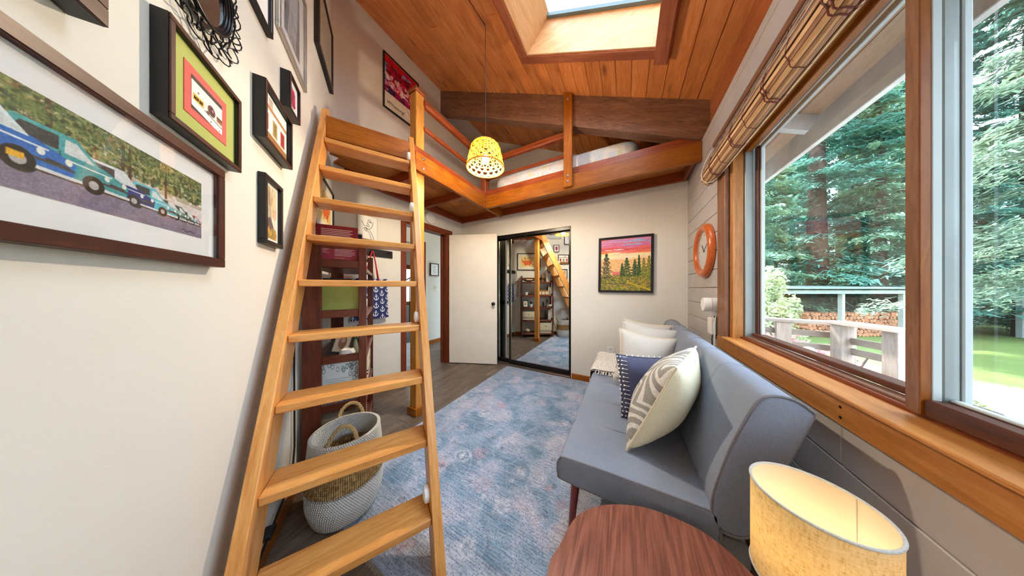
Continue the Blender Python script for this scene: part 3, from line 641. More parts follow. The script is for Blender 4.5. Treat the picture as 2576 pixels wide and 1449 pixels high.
def ribbon(path, wd, off):
    P = [sp_(th, t, off) for th, t in path]; nrm = [Vector((math.cos(th), math.sin(th), 0)) for th, t in path]; vs_ = []; 
    for i, p in enumerate(P):
        tg = (P[min(i + 1, len(P) - 1)] - P[max(i - 1, 0)]).normalized(); sd = nrm[i].cross(tg).normalized() * wd / 2; vs_ += [p - sd, p + sd]
    mb.add(vs_, [(2 * i, 2 * i + 1, 2 * i + 3, 2 * i + 2) for i in range(len(P) - 1)])
nD = 17
for d_, off in ((1, .0012), (-1, -.0012)):
    for i in range(nD):
        th0 = 2 * math.pi * i / nD; ribbon([(th0 + d_ * t * 1.0, t) for t in np.linspace(0, 1, 15)], .0115, off)
for j in range(6):
    t = .09 + j * .155; ribbon([(w, t) for w in np.linspace(0, 2 * math.pi, 61)], .0115, .0022 * (-1) ** j)
wv = mb.build('woven_shade', BAM, pe, smooth=True); wv['kind'] = 'stuff'
mb = MB(); mb.tube([sp_(w, .0) for w in np.linspace(0, 2 * math.pi, 49)[:-1]], .006, 8, closed=True); mb.build('bottom_ring', BAM, pe, smooth=True)
mb = MB()
for rr in (.03, .052, .074, .094): mb.tube([(PX + rr * math.cos(w), PY + rr * math.sin(w), SZ1 - .002) for w in np.linspace(0, 2 * math.pi, 33)[:-1]], .0045, 6, closed=True)
for q in range(10): mb.tube([(PX + .02 * math.cos(q * .628), PY + .02 * math.sin(q * .628), SZ1), (PX + .097 * math.cos(q * .628), PY + .097 * math.sin(q * .628), SZ1 - .004)], .0035, 6)
mb.build('top_weave', BAM, pe, smooth=True)
CORD = plain('cord_black', (40, 38, 40), .5)
hook_z = ceil_z(PX)
MB().tube([(PX, PY, SZ1 - .05), (PX, PY, hook_z - .03)], .0022, 8).build('cord', CORD, pe, smooth=True)
sag = [Vector((PX, PY, hook_z - .03)) + (S((.66 - PX) / CT - .0, PY - .85, -.012) - Vector((PX, PY, hook_z - .03))) * t + Vector((0, 0, -.06 * math.sin(math.pi * t))) for t in np.linspace(0, 1, 14)]
MB().tube(sag, .003, 8).build('swag_cord', CORD, pe, smooth=True)
MB().tube([(PX, PY, hook_z + .002), (PX, PY, hook_z - .02), (PX + .008, PY, hook_z - .03), (PX, PY, hook_z - .038), (PX - .008, PY, hook_z - .032)], .002, 8).build('hook', STEEL, pe, smooth=True)
MB().lathe([(.018, SZ1 - .01), (.02, SZ1 - .03), (.02, SZ1 - .075), (.014, SZ1 - .08)], (PX, PY, 0), 18).build('socket', plain('socket_black', (30, 28, 28), .4), pe, smooth=True)
MB().lathe([(.013, 2.425), (.016, 2.41), (.027, 2.385), (.0305, 2.36), (.027, 2.338), (.016, 2.324), (.0, 2.320)], (PX, PY, 0), 24).build('bulb', emit('pendant_bulb', (255, 236, 190), 26.0), pe, smooth=True)
pl_d = bpy.data.lights.new('pendant_light', 'POINT'); pl_d.energy = PENDANT_W; pl_d.color = (1, .86, .64); pl_d.shadow_soft_size = .035
pl_o = bpy.data.objects.new('pendant_light', pl_d); COL.objects.link(pl_o); pl_o.parent = pe; pl_o.location = (0, 0, .02)
# ================================================================== PICTURES
PGLASS = glass_mat('picture_glass', (252, 252, 252), .55)
def picture(name, label, cat, m, w, h, depth, fw, fmat, art=None, mat_w=0.0, mat_c=None, inner=None, recess=.012, side_mat=None, glass=False, inner_gap=0.0):
    """frame, mat board and print; m is the centre on the wall (x along, y up, z out)"""
    o = root(name, label, cat, m)
    x0, x1, y0, y1 = -w / 2, w / 2, -h / 2, h / 2
    for (a, b, c, d, ax) in ((x0, x1, y1 - fw, y1, 'X'), (x0, x1, y0, y0 + fw, 'X'), (x0, x0 + fw, y0 + fw, y1 - fw, 'Y'), (x1 - fw, x1, y0 + fw, y1 - fw, 'Y')):
        mt = fmat(ax) if callable(fmat) else fmat
        if side_mat: MB().box(a, b, c, d, .001, depth - .004).build('frame_side', side_mat, o, local=True); MB().cbox(a, b, c, d, depth - .004, depth, .0012).build('frame_bar', mt, o, local=True)
        else: MB().cbox(a, b, c, d, .001, depth, .0015).build('frame_bar', mt, o, local=True)
    zi = depth - recess
    if mat_c: MB().box(x0 + fw * .7, x1 - fw * .7, y0 + fw * .7, y1 - fw * .7, zi - .004, zi).build('mat_board', plain('mat_%d_%d_%d' % mat_c, mat_c, .9, var=.015), o, local=True)
    q = fw + mat_w; zz = zi + .0006
    if inner:
        iw, ic = inner; MB().box(x0 + q, x1 - q, y0 + q, y1 - q, zi, zi + .0016).build('inner_mat', plain('mat_%d_%d_%d' % ic, ic, .9, var=.02), o, local=True); q += iw; zz = zi + .0022
    if art is not None: art.mesh('print', x0 + q, x1 - q, y0 + q, y1 - q, zz, o)
    if glass: MB().box(x0 + fw, x1 - fw, y0 + fw, y1 - fw, depth - .004, depth - .0035).build('picture_glass', PGLASS, o, local=True)
    return o
FG = [(46, 74, 40), (70, 100, 52), (96, 122, 66), (58, 86, 62), (120, 130, 70), (38, 56, 34)]
# -- the long photograph of parked old cars
PA = 5.3
A = Art(820, 160, (214, 206, 206), asp=PA)
A.rect(0, 1, .5, 1, (176, 172, 150)).blobs(90, (0, 1), (.45, .8), (.02, .06), [(232, 222, 222), (214, 196, 190), (196, 176, 170)], 4, .8).blobs(3600, (0, 1), (.58, 1.04), (.008, .04), FG + [(140, 140, 80), (120, 84, 50), (176, 170, 120)], 3, .75)
for tx, tw in ((.635, .006), (.76, .005), (.775, .004), (.87, .004), (.56, .006), (.30, .006), (.42, .005), (.12, .006)): A.poly([(tx - tw, .44), (tx + tw, .44), (tx + tw * .7, .98), (tx - tw * .4, .98)], (72, 54, 44))
A.blobs(1500, (0, 1), (.72, 1.03), (.008, .03), FG + [(110, 134, 80), (150, 150, 96)], 9, .7)
A.poly([(0, 0), (1, 0), (1, .20), (.6, .24), (0, .26)], (124, 116, 138)).poly([(0, .26), (.6, .24), (1, .20), (1, .28), (.6, .36), (0, .38)], (70, 48, 38))
def car(cx, cy, s, body, roof):
    f = s / PA
    A.poly([(cx - 1.0 * f, cy), (cx + 1.0 * f, cy - .10 * s), (cx + 1.06 * f, cy + .20 * s), (cx + .55 * f, cy + .40 * s), (cx - .95 * f, cy + .44 * s)], body)
    A.poly([(cx - .95 * f, cy + .40 * s), (cx - .74 * f, cy + .76 * s), (cx + .10 * f, cy + .78 * s), (cx + .5 * f, cy + .38 * s)], roof)
    A.poly([(cx - .80 * f, cy + .43 * s), (cx - .64 * f, cy + .69 * s), (cx - .16 * f, cy + .70 * s), (cx - .16 * f, cy + .43 * s)], (56, 62, 66)); A.poly([(cx - .08 * f, cy + .42 * s), (cx - .06 * f, cy + .69 * s), (cx + .10 * f, cy + .69 * s), (cx + .40 * f, cy + .40 * s)], (206, 214, 216))
    A.line([(cx - .1 * f, cy - .04 * s), (cx + 1.05 * f, cy - .07 * s)], .030 * s, (214, 216, 218)); A.line([(cx - .9 * f, cy + .32 * s), (cx + .7 * f, cy + .28 * s)], .014 * s, (226, 230, 232)); A.line([(cx + .55 * f, cy + .09 * s), (cx + 1.02 * f, cy + .07 * s)], .022 * s, (70, 70, 72))
    for wx in (-.62, .38): A.ell(cx + wx * f, cy - .02 * s, .19 * f, .19 * s, (22, 20, 22)); A.ell(cx + wx * f, cy - .02 * s, .09 * f, .09 * s, (176, 176, 178))
    A.ell(cx + .96 * f, cy + .2 * s, .05 * f, .06 * s, (236, 236, 226)); A.ell(cx + .62 * f, cy + .22 * s, .05 * f, .06 * s, (226, 230, 226)); A.line([(cx + .7 * f, cy + .12 * s), (cx + .95 * f, cy + .10 * s)], .03 * s, (60, 60, 62)); A.line([(cx - .14 * f, cy + .05 * s), (cx - .14 * f, cy + .42 * s)], .008 * s, (30, 40, 60))
for c in ((.992, .235, .14, (196, 200, 204), (214, 214, 218)), (.975, .235, .17, (160, 66, 66), (190, 90, 92)), (.95, .24, .20, (130, 178, 196), (206, 218, 220)), (.918, .245, .24, (96, 116, 118), (80, 100, 102)), (.885, .25, .28, (110, 150, 140), (190, 196, 196)), (.835, .26, .36, (70, 176, 200), (88, 186, 206)), (.755, .275, .42, (28, 40, 120), (206, 212, 220)), (.665, .295, .54, (58, 150, 156), (70, 160, 166)), (.555, .31, .60, (34, 104, 186), (214, 226, 232)), (.42, .31, .62, (60, 140, 150), (210, 220, 224)), (.28, .31, .62, (150, 60, 60), (220, 220, 224)), (.12, .31, .62, (40, 60, 130), (90, 150, 170))): car(*c)
A.rect(.585, .605, .30, .36, (230, 174, 40)).noise(2, 14, 5).noise(9, 8, 6); A.line([(.92, .05), (.93, .09), (.94, .04), (.955, .08), (.97, .05)], .006, (40, 36, 46))
picture('panorama_picture', 'long dark framed photograph of old blue and teal cars', 'picture', M_GAL(.53, 1.416), 1.0, .304, .030, .026, frame_brown, A, .049, (232, 234, 236), glass=True)
# -- car boot with yellow plate on green and coral mats
A = Art(190, 150, (226, 224, 220), asp=1.25)
A.rect(0, 1, .86, 1, (60, 44, 40)).rect(0, 1, .80, .87, (236, 234, 230)).poly([(0, .62), (1, .5), (1, .86), (0, .86)], (226, 228, 230)).ell(.2, .62, .02, .03, (50, 50, 50))
A.rect(.04, .36, .30, .50, (228, 170, 32)).ell(.62, .46, .13, .17, (110, 60, 60)).ell(.63, .46, .09, .12, (70, 26, 34)).ell(.66, .50, .03, .05, (190, 120, 140)).rect(.80, 1, .40, .48, (90, 50, 40)).rect(.8, 1, .3, .4, (150, 96, 60))
A.poly([(0, .28), (1, .18), (1, 0), (0, 0)], (236, 236, 238)).poly([(0, .10), (.7, .0), (0, 0)], (60, 40, 36)).line([(.4, .28), (1, .20)], .012, (40, 36, 36)).ell(.5, .3, .05, .06, (100, 66, 50)).ell(.6, .1, .02, .03, (90, 90, 94)).ell(.9, .06, .02, .02, (90, 90, 94)).noise(3, 8, 2)
gp_ = picture('green_mat_picture', 'deep framed car photograph with yellow number plate on green and coral mats', 'picture', M_GAL(.977, 1.727), .28, .25, .030, .014, frame_brown, A, .044, (180, 186, 104), (.022, (222, 106, 98)), .012, BLACK)
text_part('plate_lettering', 'HGY 877', .0130, plain('plate_black', (40, 30, 16), .6), gp_, frame(Vector((-.052, -.017, .0208)), Vector((1, 0, 0)), Vector((0, 1, 0)), Vector((0, 0, 1))), sx=.62)
# -- shadow box with row of houses
A = Art(170, 130, (196, 214, 218), asp=1.2)
A.rect(0, 1, .72, 1, (222, 232, 234)).rect(0, 1, .70, .78, (176, 128, 84)).rect(.25, .4, .78, .95, (190, 170, 160)).rect(0, 1, 0, .24, (150, 104, 60)).rect(0, 1, .23, .27, (226, 224, 220))
for x0, c in ((.06, (200, 96, 84)), (.40, (168, 140, 86)), (.72, (176, 64, 56))): A.rect(x0 - .03, x0 + .21, .60, .64, (230, 234, 234)).rect(x0, x0 + .18, .27, .60, c).rect(x0 + .04, x0 + .14, .32, .56, tuple(int(v * .8) for v in c))
A.noise(3, 10, 3)
hp = picture('house_picture', 'deep black shadow box picture of a pale blue house front with red shutters', 'picture', M_GAL(1.402, 1.944), .28, .248, .040, .012, frame_brown, A, .004, (70, 70, 78), None, .02, BLACK)
# -- small pink flower picture
A = Art(54, 66, (236, 236, 236), asp=.8); A.blobs(46, (.28, .72), (.2, .8), (.05, .16), [(206, 40, 96), (226, 70, 120), (180, 30, 80), (120, 60, 90), (90, 110, 90)], 5, .85).noise(3, 8)
picture('flower_picture', 'small deep black framed picture of pink flowers', 'picture', M_GAL(1.588, 2.226), .142, .19, .040, .011, frame_brown, A, .012, (236, 236, 236), None, .012, BLACK)
# -- bare trees watercolour
A = Art(90, 120, (222, 216, 196), asp=.75); A.blobs(60, (0, .9), (.5, 1), (.06, .16), [(206, 168, 128), (216, 190, 150), (228, 216, 190)], 6, .4).poly([(0, 0), (1, 0), (1, .14), (.5, .26), (0, .30)], (186, 140, 74)).poly([(.15, .26), (.2, .38), (.45, .42), (.72, .24), (.6, .16), (.2, .2)], (110, 84, 90))
for x0, x1 in ((.22, .16), (.30, .30), (.36, .32), (.48, .62), (.42, .40)): A.line([(x0 + .08, .22), (x0, .6), (x1, .98)], .010, (100, 86, 76)).line([(x0, .6), (x1 + .12, .9)], .005, (130, 110, 96))
A.line([(.62, .56), (.86, .56)], .004, (130, 110, 96)).blobs(60, (0, 1), (.0, .2), (.02, .06), [(206, 160, 80), (160, 110, 60), (120, 120, 60)], 8, .6).noise(3, 12, 7)
picture('tree_watercolour', 'black framed watercolour of bare trees and a shed', 'picture', M_GAL(1.385, 1.541), .172, .30, .026, .018, BLACK, A, .014, (230, 228, 224), None, .014, None)
# -- silver framed winter print
A = Art(90, 130, (140, 148, 160), asp=.7); A.blobs(70, (0, 1), (0, 1), (.06, .2), [(150, 170, 190), (120, 124, 136), (170, 190, 206), (110, 104, 112)], 12, .5)
for q in range(6): A.line([(.2 + .1 * q, .0), (.35 + .08 * q, .5), (.2 + .13 * q, 1)], .018, (214, 220, 228), .7)
A.noise(4, 14); SIL = plain('silver_frame', (176, 174, 170), .35, .6, .08)
picture('silver_picture', 'silver framed blue grey winter print with white mat', 'picture', M_GAL(1.665, 2.76), .41, .57, .016, .026, SIL, A, .07, (228, 230, 230), glass=True)
# -- black framed map
A = Art(80, 110, (208, 206, 190), asp=.7); A.blobs(260, (0, 1), (0, 1), (.02, .07), [(196, 206, 190), (214, 196, 170), (186, 200, 206), (222, 214, 160), (220, 180, 160)], 21, .5)
for q in range(22): A.line([(random.random(), random.random()) for _ in range(3)], .004, (150, 150, 140), .6)
picture('map_picture', 'black framed pale coloured map high beside the wall corner', 'picture', M_GAL(2.325, 3.30), .49, .55, .03, .036, BLACK, A, .02, (214, 210, 196), glass=True)
# -- narrow black frame cut by the top edge
A = Art(30, 50, (234, 232, 234)); A.blobs(20, (.2, .8), (.2, .8), (.04, .1), [(190, 196, 210), (210, 200, 200)], 2)
picture('white_mat_picture', 'thin black framed pale picture left of the silver frame', 'picture', M_GAL(1.265, 2.50), .23, .34, .022, .016, BLACK, A, .05, (234, 232, 234))
A = Art(40, 40, (40, 60, 110)); A.noise(4, 30)
picture('corner_picture', 'thick dark framed picture above the long car photograph', 'picture', M_GAL(.548, 1.81), .29, .29, .04, .032, frame_brown, A, .01, (220, 222, 226), None, .014, BLACK)
# -- picture of the orange bull
A = Art(130, 90, (226, 196, 130), asp=1.5); A.blobs(240, (.05, .95), (.08, .95), (.02, .07), [(216, 166, 80), (230, 206, 150), (196, 140, 60), (222, 180, 100)], 4, .6)
A.ell(.62, .40, .20, .24, (204, 92, 30)).ell(.46, .42, .12, .22, (204, 92, 30)).rect(.42, .48, .1, .32, (190, 80, 26)).rect(.70, .76, .1, .32, (190, 80, 26)).ell(.84, .52, .08, .11, (210, 100, 36)).line([(.86, .62), (.95, .72)], .012, (120, 60, 30)).blobs(50, (.1, .8), (.66, .95), (.015, .04), [(150, 96, 50), (120, 80, 50)], 7, .7).noise(3, 12)
picture('bull_picture', 'black framed orange bull print above the bookshelf', 'picture', M_GAL(2.305, 1.875), .60, .435, .03, .018, BLACK, A, .07, (222, 214, 196))
# -- red flower poster on the door wall
A = Art(180, 250, (214, 24, 36), asp=.7)
A.blobs(60, (0, 1), (.86, 1), (.03, .12), [(232, 24, 40), (214, 20, 70), (236, 40, 30), (190, 20, 90)], 2, .7).poly([(0, .35), (1, .35), (1, .86), (.8, .80), (.55, .84), (.2, .84), (0, .86)], (110, 150, 206))
A.blobs(30, (0, 1), (.5, .86), (.04, .1), [(90, 130, 200), (170, 200, 226), (60, 90, 170)], 3, .7).blobs(420, (.1, .9), (.36, .84), (.012, .055), [(190, 16, 40), (150, 14, 50), (220, 40, 80), (206, 30, 110), (90, 10, 40)], 4, .85)
A.blobs(90, (0, 1), (.36, .66), (.01, .05), [(236, 200, 206), (240, 226, 220), (226, 120, 160)], 5, .8).blobs(90, (0, 1), (.28, .42), (.012, .05), [(40, 40, 80), (150, 20, 80), (60, 30, 60), (180, 40, 110)], 6, .85)
A.rect(0, 1, 0, .30, (228, 220, 206)).line([(.62, .29), (.70, .2), (.86, .12), (.98, .08)], .003, (90, 86, 80)).noise(3, 10)
po = picture('flower_poster', 'black framed poster of red flowers hung high behind the loft rail', 'poster', M_DOORW(1.70, 3.69), .48, .66, .022, .014, BLACK, A, .004, (228, 220, 206))
text_part('poster_lettering', 'Winesong!', .062, plain('poster_ink', (40, 36, 36), .6), po, frame(Vector((-.20, -.27, .0135)), Vector((1, 0, 0)), Vector((0, 1, 0)), Vector((0, 0, 1))), font_shear=.25, sx=.85)
# -- one-line portrait
A = Art(190, 250, (232, 230, 226), asp=.76)
ink = (44, 42, 42)
def curve(pts, wd=.009):
    P = []
    for i in range(len(pts) - 1):
        p0 = pts[max(i - 1, 0)]; p1 = pts[i]; p2 = pts[i + 1]; p3 = pts[min(i + 2, len(pts) - 1)]
        for t in np.linspace(0, 1, 8): P.append(tuple(.5 * ((2 * p1[q]) + (-p0[q] + p2[q]) * t + (2 * p0[q] - 5 * p1[q] + 4 * p2[q] - p3[q]) * t * t + (-p0[q] + 3 * p1[q] - 3 * p2[q] + p3[q]) * t ** 3) for q in (0, 1)))
    A.line(P, wd, ink)
curve([(.2, .74), (.28, .6), (.42, .47), (.56, .43), (.68, .5), (.75, .62), (.78, .76)]); curve([(.52, .8), (.55, .84), (.62, .83), (.66, .8)]); curve([(.52, .8), (.52, .72), (.47, .67), (.52, .64), (.57, .66)]); curve([(.6, .75), (.64, .765), (.7, .74), (.63, .73), (.6, .75)], .012)
curve([(.42, .57), (.47, .59), (.5, .58), (.54, .59), (.59, .56), (.5, .53), (.42, .57)]); curve([(.28, .43), (.38, .46), (.44, .44), (.5, .42)]); curve([(.36, .44), (.34, .38), (.4, .32)]); curve([(.44, .43), (.41, .36), (.46, .31)]); curve([(.5, .42), (.47, .36), (.53, .31)]); curve([(.55, .43), (.62, .36), (.7, .26), (.78, .12), (.82, .02)]); curve([(.53, .32), (.6, .22), (.66, .08), (.68, .0)])
picture('line_portrait', 'small canvas with a black line drawing of face and hand', 'picture', M_DOORW(1.285, 1.872), .205, .262, .026, .004, plain('pale_wood_edge', (206, 188, 156), .5), A, .001, (232, 230, 226), recess=.003)
# -- sunset painting on the back wall
A = Art(260, 300, (236, 190, 120), asp=.84)
A.rect(0, 1, .60, .74, (246, 226, 180)).rect(0, 1, .74, 1, (226, 120, 130))
for y0, c in ((.60, (240, 180, 120)), (.64, (250, 230, 180)), (.70, (246, 226, 170)), (.75, (232, 120, 90)), (.80, (224, 96, 90)), (.86, (214, 120, 160)), (.92, (206, 130, 170)), (.97, (200, 150, 190))):
    for q in range(14): A.ell(random.random(), y0 + random.uniform(-.025, .025), random.uniform(.1, .3), random.uniform(.006, .018), tuple(int(v + random.uniform(-18, 18)) for v in c), .8)
for q in range(8): A.ell(random.uniform(.5, 1), random.uniform(.86, .97), random.uniform(.06, .16), .014, (160, 180, 222), .8)
for q in range(6): A.ell(random.uniform(.05, .45), random.uniform(.78, .80), random.uniform(.03, .08), .008, (240, 214, 220), .9)
A.rect(0, 1, .30, .60, (240, 186, 130), .7).rect(.25, .45, .30, .36, (224, 120, 110))
def ptree(cx, w, y0, y1, cols, seed):
    g = np.random.default_rng(seed)
    for q in range(620):
        t = g.random(); xx = cx + (g.random() - .5) * w * (1.05 - t) ** .8 * (.8 + .3 * math.sin(t * 40)); A.ell(xx, y0 + (y1 - y0) * t, .010, .006, cols[g.integers(len(cols))], .85)
dk = [(44, 54, 44), (60, 74, 56), (80, 92, 70), (96, 80, 60), (36, 44, 38)]; gn = [(50, 76, 44), (74, 100, 50), (110, 120, 54), (36, 60, 46)]; yl = [(150, 146, 60), (110, 120, 54), (190, 176, 70), (70, 96, 52)]
A.poly([(0, 0), (1, 0), (1, .33), (.5, .30), (0, .22)], (146, 146, 60)).blobs(1500, (0, 1), (0, .3), (.004, .018), [(180, 170, 60), (120, 130, 50), (206, 180, 70), (150, 110, 60), (90, 110, 50), (170, 120, 90), (70, 84, 56)], 14, .7)
ptree(.12, .34, .18, .72, dk, 1); ptree(.54, .24, .26, .62, gn, 2); ptree(.70, .16, .28, .58, gn, 3); ptree(.78, .10, .28, .66, gn, 4); ptree(.87, .14, .27, .60, yl, 5); ptree(.97, .2, .2, .64, yl, 6); ptree(.45, .1, .28, .52, gn, 7)
A.line([(0, .14), (.3, .12), (.6, .16)], .006, (80, 90, 60)).line([(.55, .16), (.8, .08), (1, .02)], .014, (206, 176, 60)).noise(2, 12, 8).noise(7, 8, 9)
picture('sunset_painting', 'black framed oil painting of pines under a pink sunset', 'painting', M_BACK(-.016, 1.478) @ Matrix.Rotation(R(-.6), 4, 'Z'), .57, .665, .03, .026, BLACK, A, recess=.01)
# ================================================================== round mirror in a black wire nest
wm = root('wire_mirror', 'small round mirror in a nest of looped black wire', 'mirror', M_GAL(.962, 2.085))
MB().lathe([(.104, .012), (.104, .016), (0, .016)], (0, 0, 0), 40, sx=.92, sy=1.08).build('mirror_disc', mirror_mat(), wm, smooth=True, local=True)
WIRE = plain('black_wire', (26, 28, 34), .3, .5)
for q in range(3): MB().tube([((.104 + .005 * q) * .95 * math.cos(w), (.104 + .005 * q) * 1.06 * math.sin(w), .018 + .004 * q) for w in np.linspace(0, 2 * math.pi, 49)[:-1]], .0042, 8, closed=True).build('inner_ring', WIRE, wm, smooth=True, local=True)
for q in range(4):
    r0 = .126 + .0165 * q; n_ = 17; mbw = MB(); pts = []
    for w in np.linspace(0, 2 * math.pi, 17 * 8 + 1)[:-1]:
        rr = r0 + .010 * math.cos(n_ * w + math.pi * (q % 2)) + .004 * math.sin(3 * w + q); pts.append((rr * .95 * math.cos(w), rr * 1.06 * math.sin(w), .022 - .002 * q + .006 * math.sin(n_ * w + q * 1.3)))
    mbw.tube(pts, .0019, 6, closed=True).build('wire_loop', WIRE, wm, smooth=True, local=True)
for q in range(10):
    w0 = 2 * math.pi * q / 10; MB().tube([((.11 + .07 * t) * .95 * math.cos(w0 + .5 * t), (.11 + .07 * t) * 1.06 * math.sin(w0 + .5 * t), .02) for t in np.linspace(0, 1, 8)], .0024, 6).build('wire_spoke', WIRE, wm, smooth=True, local=True)
# ================================================================== clock
ck = root('wall_clock', 'round wall clock with a broad orange wood rim', 'clock', M_RIGHT(2.24, 1.5))
prof = [(.155, .012), (.163, .030), (.172, .040), (.188, .044), (.205, .038), (.215, .022), (.215, .004), (.2, .001)]
MB().lathe(prof, (0, 0, 0), 64).build('rim', wood('clock_rim', (176, 76, 24), (200, 96, 36), (214, 118, 52), 'X', .3, coat=.4, bump=.02), ck, smooth=True, local=True)
MB().lathe([(.170, .010), (.170, .013), (0, .013)], (0, 0, 0), 48).build('dial', plain('dial_white', (226, 226, 224), .5, var=.01), ck, local=True)
for h in range(12):
    w = math.pi / 6 * h; MB().lathe([(.0045 if h % 3 else .007, .013), (.0045 if h % 3 else .007, .0145)], (.13 * math.sin(w), .13 * math.cos(w), 0), 12).build('hour_mark', plain('dial_grey', (120, 120, 122), .5), ck, local=True)
for ang, L, wd in ((-38, .062, .004), (62, .095, .003)):
    d = Vector((math.sin(R(ang)), math.cos(R(ang)), 0)); MB().tube([d * -.015 + Vector((0, 0, .018)), d * L + Vector((0, 0, .018))], wd * .8, 6).build('hand', BLACK, ck, local=True)
MB().lathe([(.006, .013), (.006, .021), (0, .022)], (0, 0, 0), 14).build('hub', BLACK, ck, local=True)
MB().lathe([(.162, .0300), (.162, .0305), (0, .0305)], (0, 0, 0), 48).build('clock_glass', PGLASS, ck, local=True)
# ================================================================== camera, charger, detector, sockets
sc_ = root('white_sensor', 'white cylindrical wall camera beside the window', 'camera', M_RIGHT(1.995, 1.082))
MB().lathe([(.047, .0), (.049, .004), (.049, .040)], (0, 0, 0), 32).build('base_drum', WHITE, sc_, smooth=True, local=True); MB().lathe([(.049, .042), (.049, .078), (.046, .084), (.030, .086), (0, .086)], (0, 0, 0), 32).build('head_drum', WHITE, sc_, smooth=True, local=True)
MB().lathe([(.047, .040), (.047, .042)], (0, 0, 0), 32).build('joint', plain('joint_grey', (150, 150, 150), .5), sc_, local=True); MB().cbox(-.025, .025, -.075, -.045, 0, .03, .004).build('bracket', WHITE, sc_, local=True)
pa = root('power_adapter', 'white power adapter with cables below the wall camera', 'charger', M_RIGHT(2.03, .925))
MB().cbox(-.034, .034, -.062, .062, .004, .042, .008).build('body', WHITE, pa, local=True); MB().cbox(-.04, .04, -.07, .07, .0005, .004, .001).build('outlet_plate', plain('plate_dark', (40, 36, 34), .5), pa, local=True)
MB().tube([(-.005, -.062, .02), (-.006, -.10, .022), (-.004, -.17, .02), (-.004, -.3, .012)], .0032, 8).build('black_cable', plain('cable_black', (22, 22, 22), .5), pa, smooth=True, local=True)
for q, dx in enumerate((.034, .046)): MB().tube([(dx - .005, .08, .012), (dx, .02, .022), (dx + .002, -.06, .02), (dx - .012, -.16, .016), (dx - .02, -.3, .012)], .0025, 8).build('white_cable', WHITE, pa, smooth=True, local=True)
MB().tube([(.012, -.062, .02), (.016, -.11, .02), (.014, -.2, .016), (.014, -.3, .012)], .0022, 8).build('white_cable', WHITE, pa, smooth=True, local=True)
sd = root('smoke_detector', 'round white smoke detector above the doorway', 'detector', M_DOORW(2.14, 2.228))
MB().lathe([(.082, .0), (.085, .006), (.085, .024), (.076, .034), (.05, .038), (0, .038)], (0, 0, 0), 36).build('cover', WHITE, sd, smooth=True, local=True); MB().lathe([(.006, .038), (.006, .040)], (.03, -.02, 0), 10).build('test_button', plain('button_grey', (170, 170, 170), .5), sd, local=True)
wo = root('wall_socket', 'white wall socket above the blanket on the back wall', 'socket', M_BACK(-.165, .43))
MB().cbox(-.036, .036, -.058, .058, 0, .006, .002).build('plate', WHITE, wo, local=True)
for yy in (-.022, .022): MB().cbox(-.016, .016, yy - .014, yy + .014, .006, .008, .001).build('outlet', plain('outlet_white', (214, 214, 212), .4), wo, local=True)
# ================================================================== hooks and tote bags on the door wall
hr = root('coat_rail', 'black coat rail with hooks beside the line drawing', 'coat rail', M_DOORW(1.22, 1.605))
MB().cbox(-.34, .352, -.042, .042, .001, .018, .003).build('backboard', BLACK, hr, local=True)
for xx in (-.24, -.08, .10, .29):
    MB().tube([(xx, .012, .018), (xx, .008, .05), (xx, .02, .066)], .006, 8).build('hook', BLACK, hr, smooth=True, local=True)
A = Art(240, 280, (42, 52, 104), asp=.88)
def anchor(x, y, s, c=(226, 230, 236)):
    f = s / .88; A.line([(x, y + .42 * s), (x, y - .42 * s)], .075 * s, c).line([(x - .26 * f, y + .24 * s), (x + .26 * f, y + .24 * s)], .06 * s, c).ell(x, y + .52 * s, .13 * f, .13 * s, c, ring=.5)
    P = [(x + .42 * f * math.cos(w), y - .06 * s + .42 * s * math.sin(w)) for w in np.linspace(math.pi * 1.06, math.pi * 1.94, 12)]; A.line(P, .075 * s, c)
    for sg in (-1, 1): A.poly([(x + sg * .30 * f, y - .10 * s), (x + sg * .52 * f, y - .14 * s), (x + sg * .46 * f, y + .08 * s)], c)
for r_ in range(6):
    for c_ in range(6): anchor(.03 + c_ * .19, .03 + r_ * .20 + (.10 if c_ % 2 else 0), .128)
def tote(name, label, y0, y1, z0, z1, hook, art, hmat, thick=.05, lean=.0):
    o = root(name, label, 'bag', M_DOORW((y0 + y1) / 2, z0)); w, h = y1 - y0, z1 - z0
    def fn(sgn):
        def f(u, v):
            x = (u - .5) * w * (1.0 - .06 * v); bul = math.sin(math.pi * min(1, max(0, u))) ** .6 * (.25 + .75 * math.sin(math.pi * (.12 + .7 * (1 - v)))); return (x, v * h, .052 + sgn * bul * thick + .006 * math.sin(u * 9 + v * 5))
        return f
    art.mesh('front_panel', 0, 1, 0, 1, 0, o, fn=fn(.55))
    art.mesh('back_panel', 0, 1, 0, 1, 0, o, fn=fn(-.45))
    for sgn in (.55, -.4):
        a_, b_ = -w * .2, w * .2; hk = hook - (y0 + y1) / 2; top = 1.615 - z0; zf = .055 + sgn * .02
        P = [(a_, h - .03, zf), (a_ + (hk - a_) * .5, h + (top - h) * .5, .06), (hk - .008, top - .01, .052), (hk, top, .052), (hk + .008, top - .01, .052), (b_ + (hk - b_) * .5, h + (top - h) * .5, .06), (b_, h - .03, zf)]
        MB().tube(P, .007, 8).build('handle', hmat, o, smooth=True, local=True)
    return o
tote('anchor_tote_bag', 'navy tote bag with white anchors and red rope handles', 1.11, 1.50, .855, 1.305, 1.32, A, plain('red_rope', (190, 36, 52), .7))
A2 = Art(90, 110, (226, 218, 206)); A2.noise(6, 6)
t2 = tote('city_tote_bag', 'cream tote bag printed with red city names', .80, 1.10, .90, 1.365, .98, A2, plain('cream_strap', (214, 206, 192), .8), thick=.03)
RED = plain('red_ink', (196, 44, 40), .7)
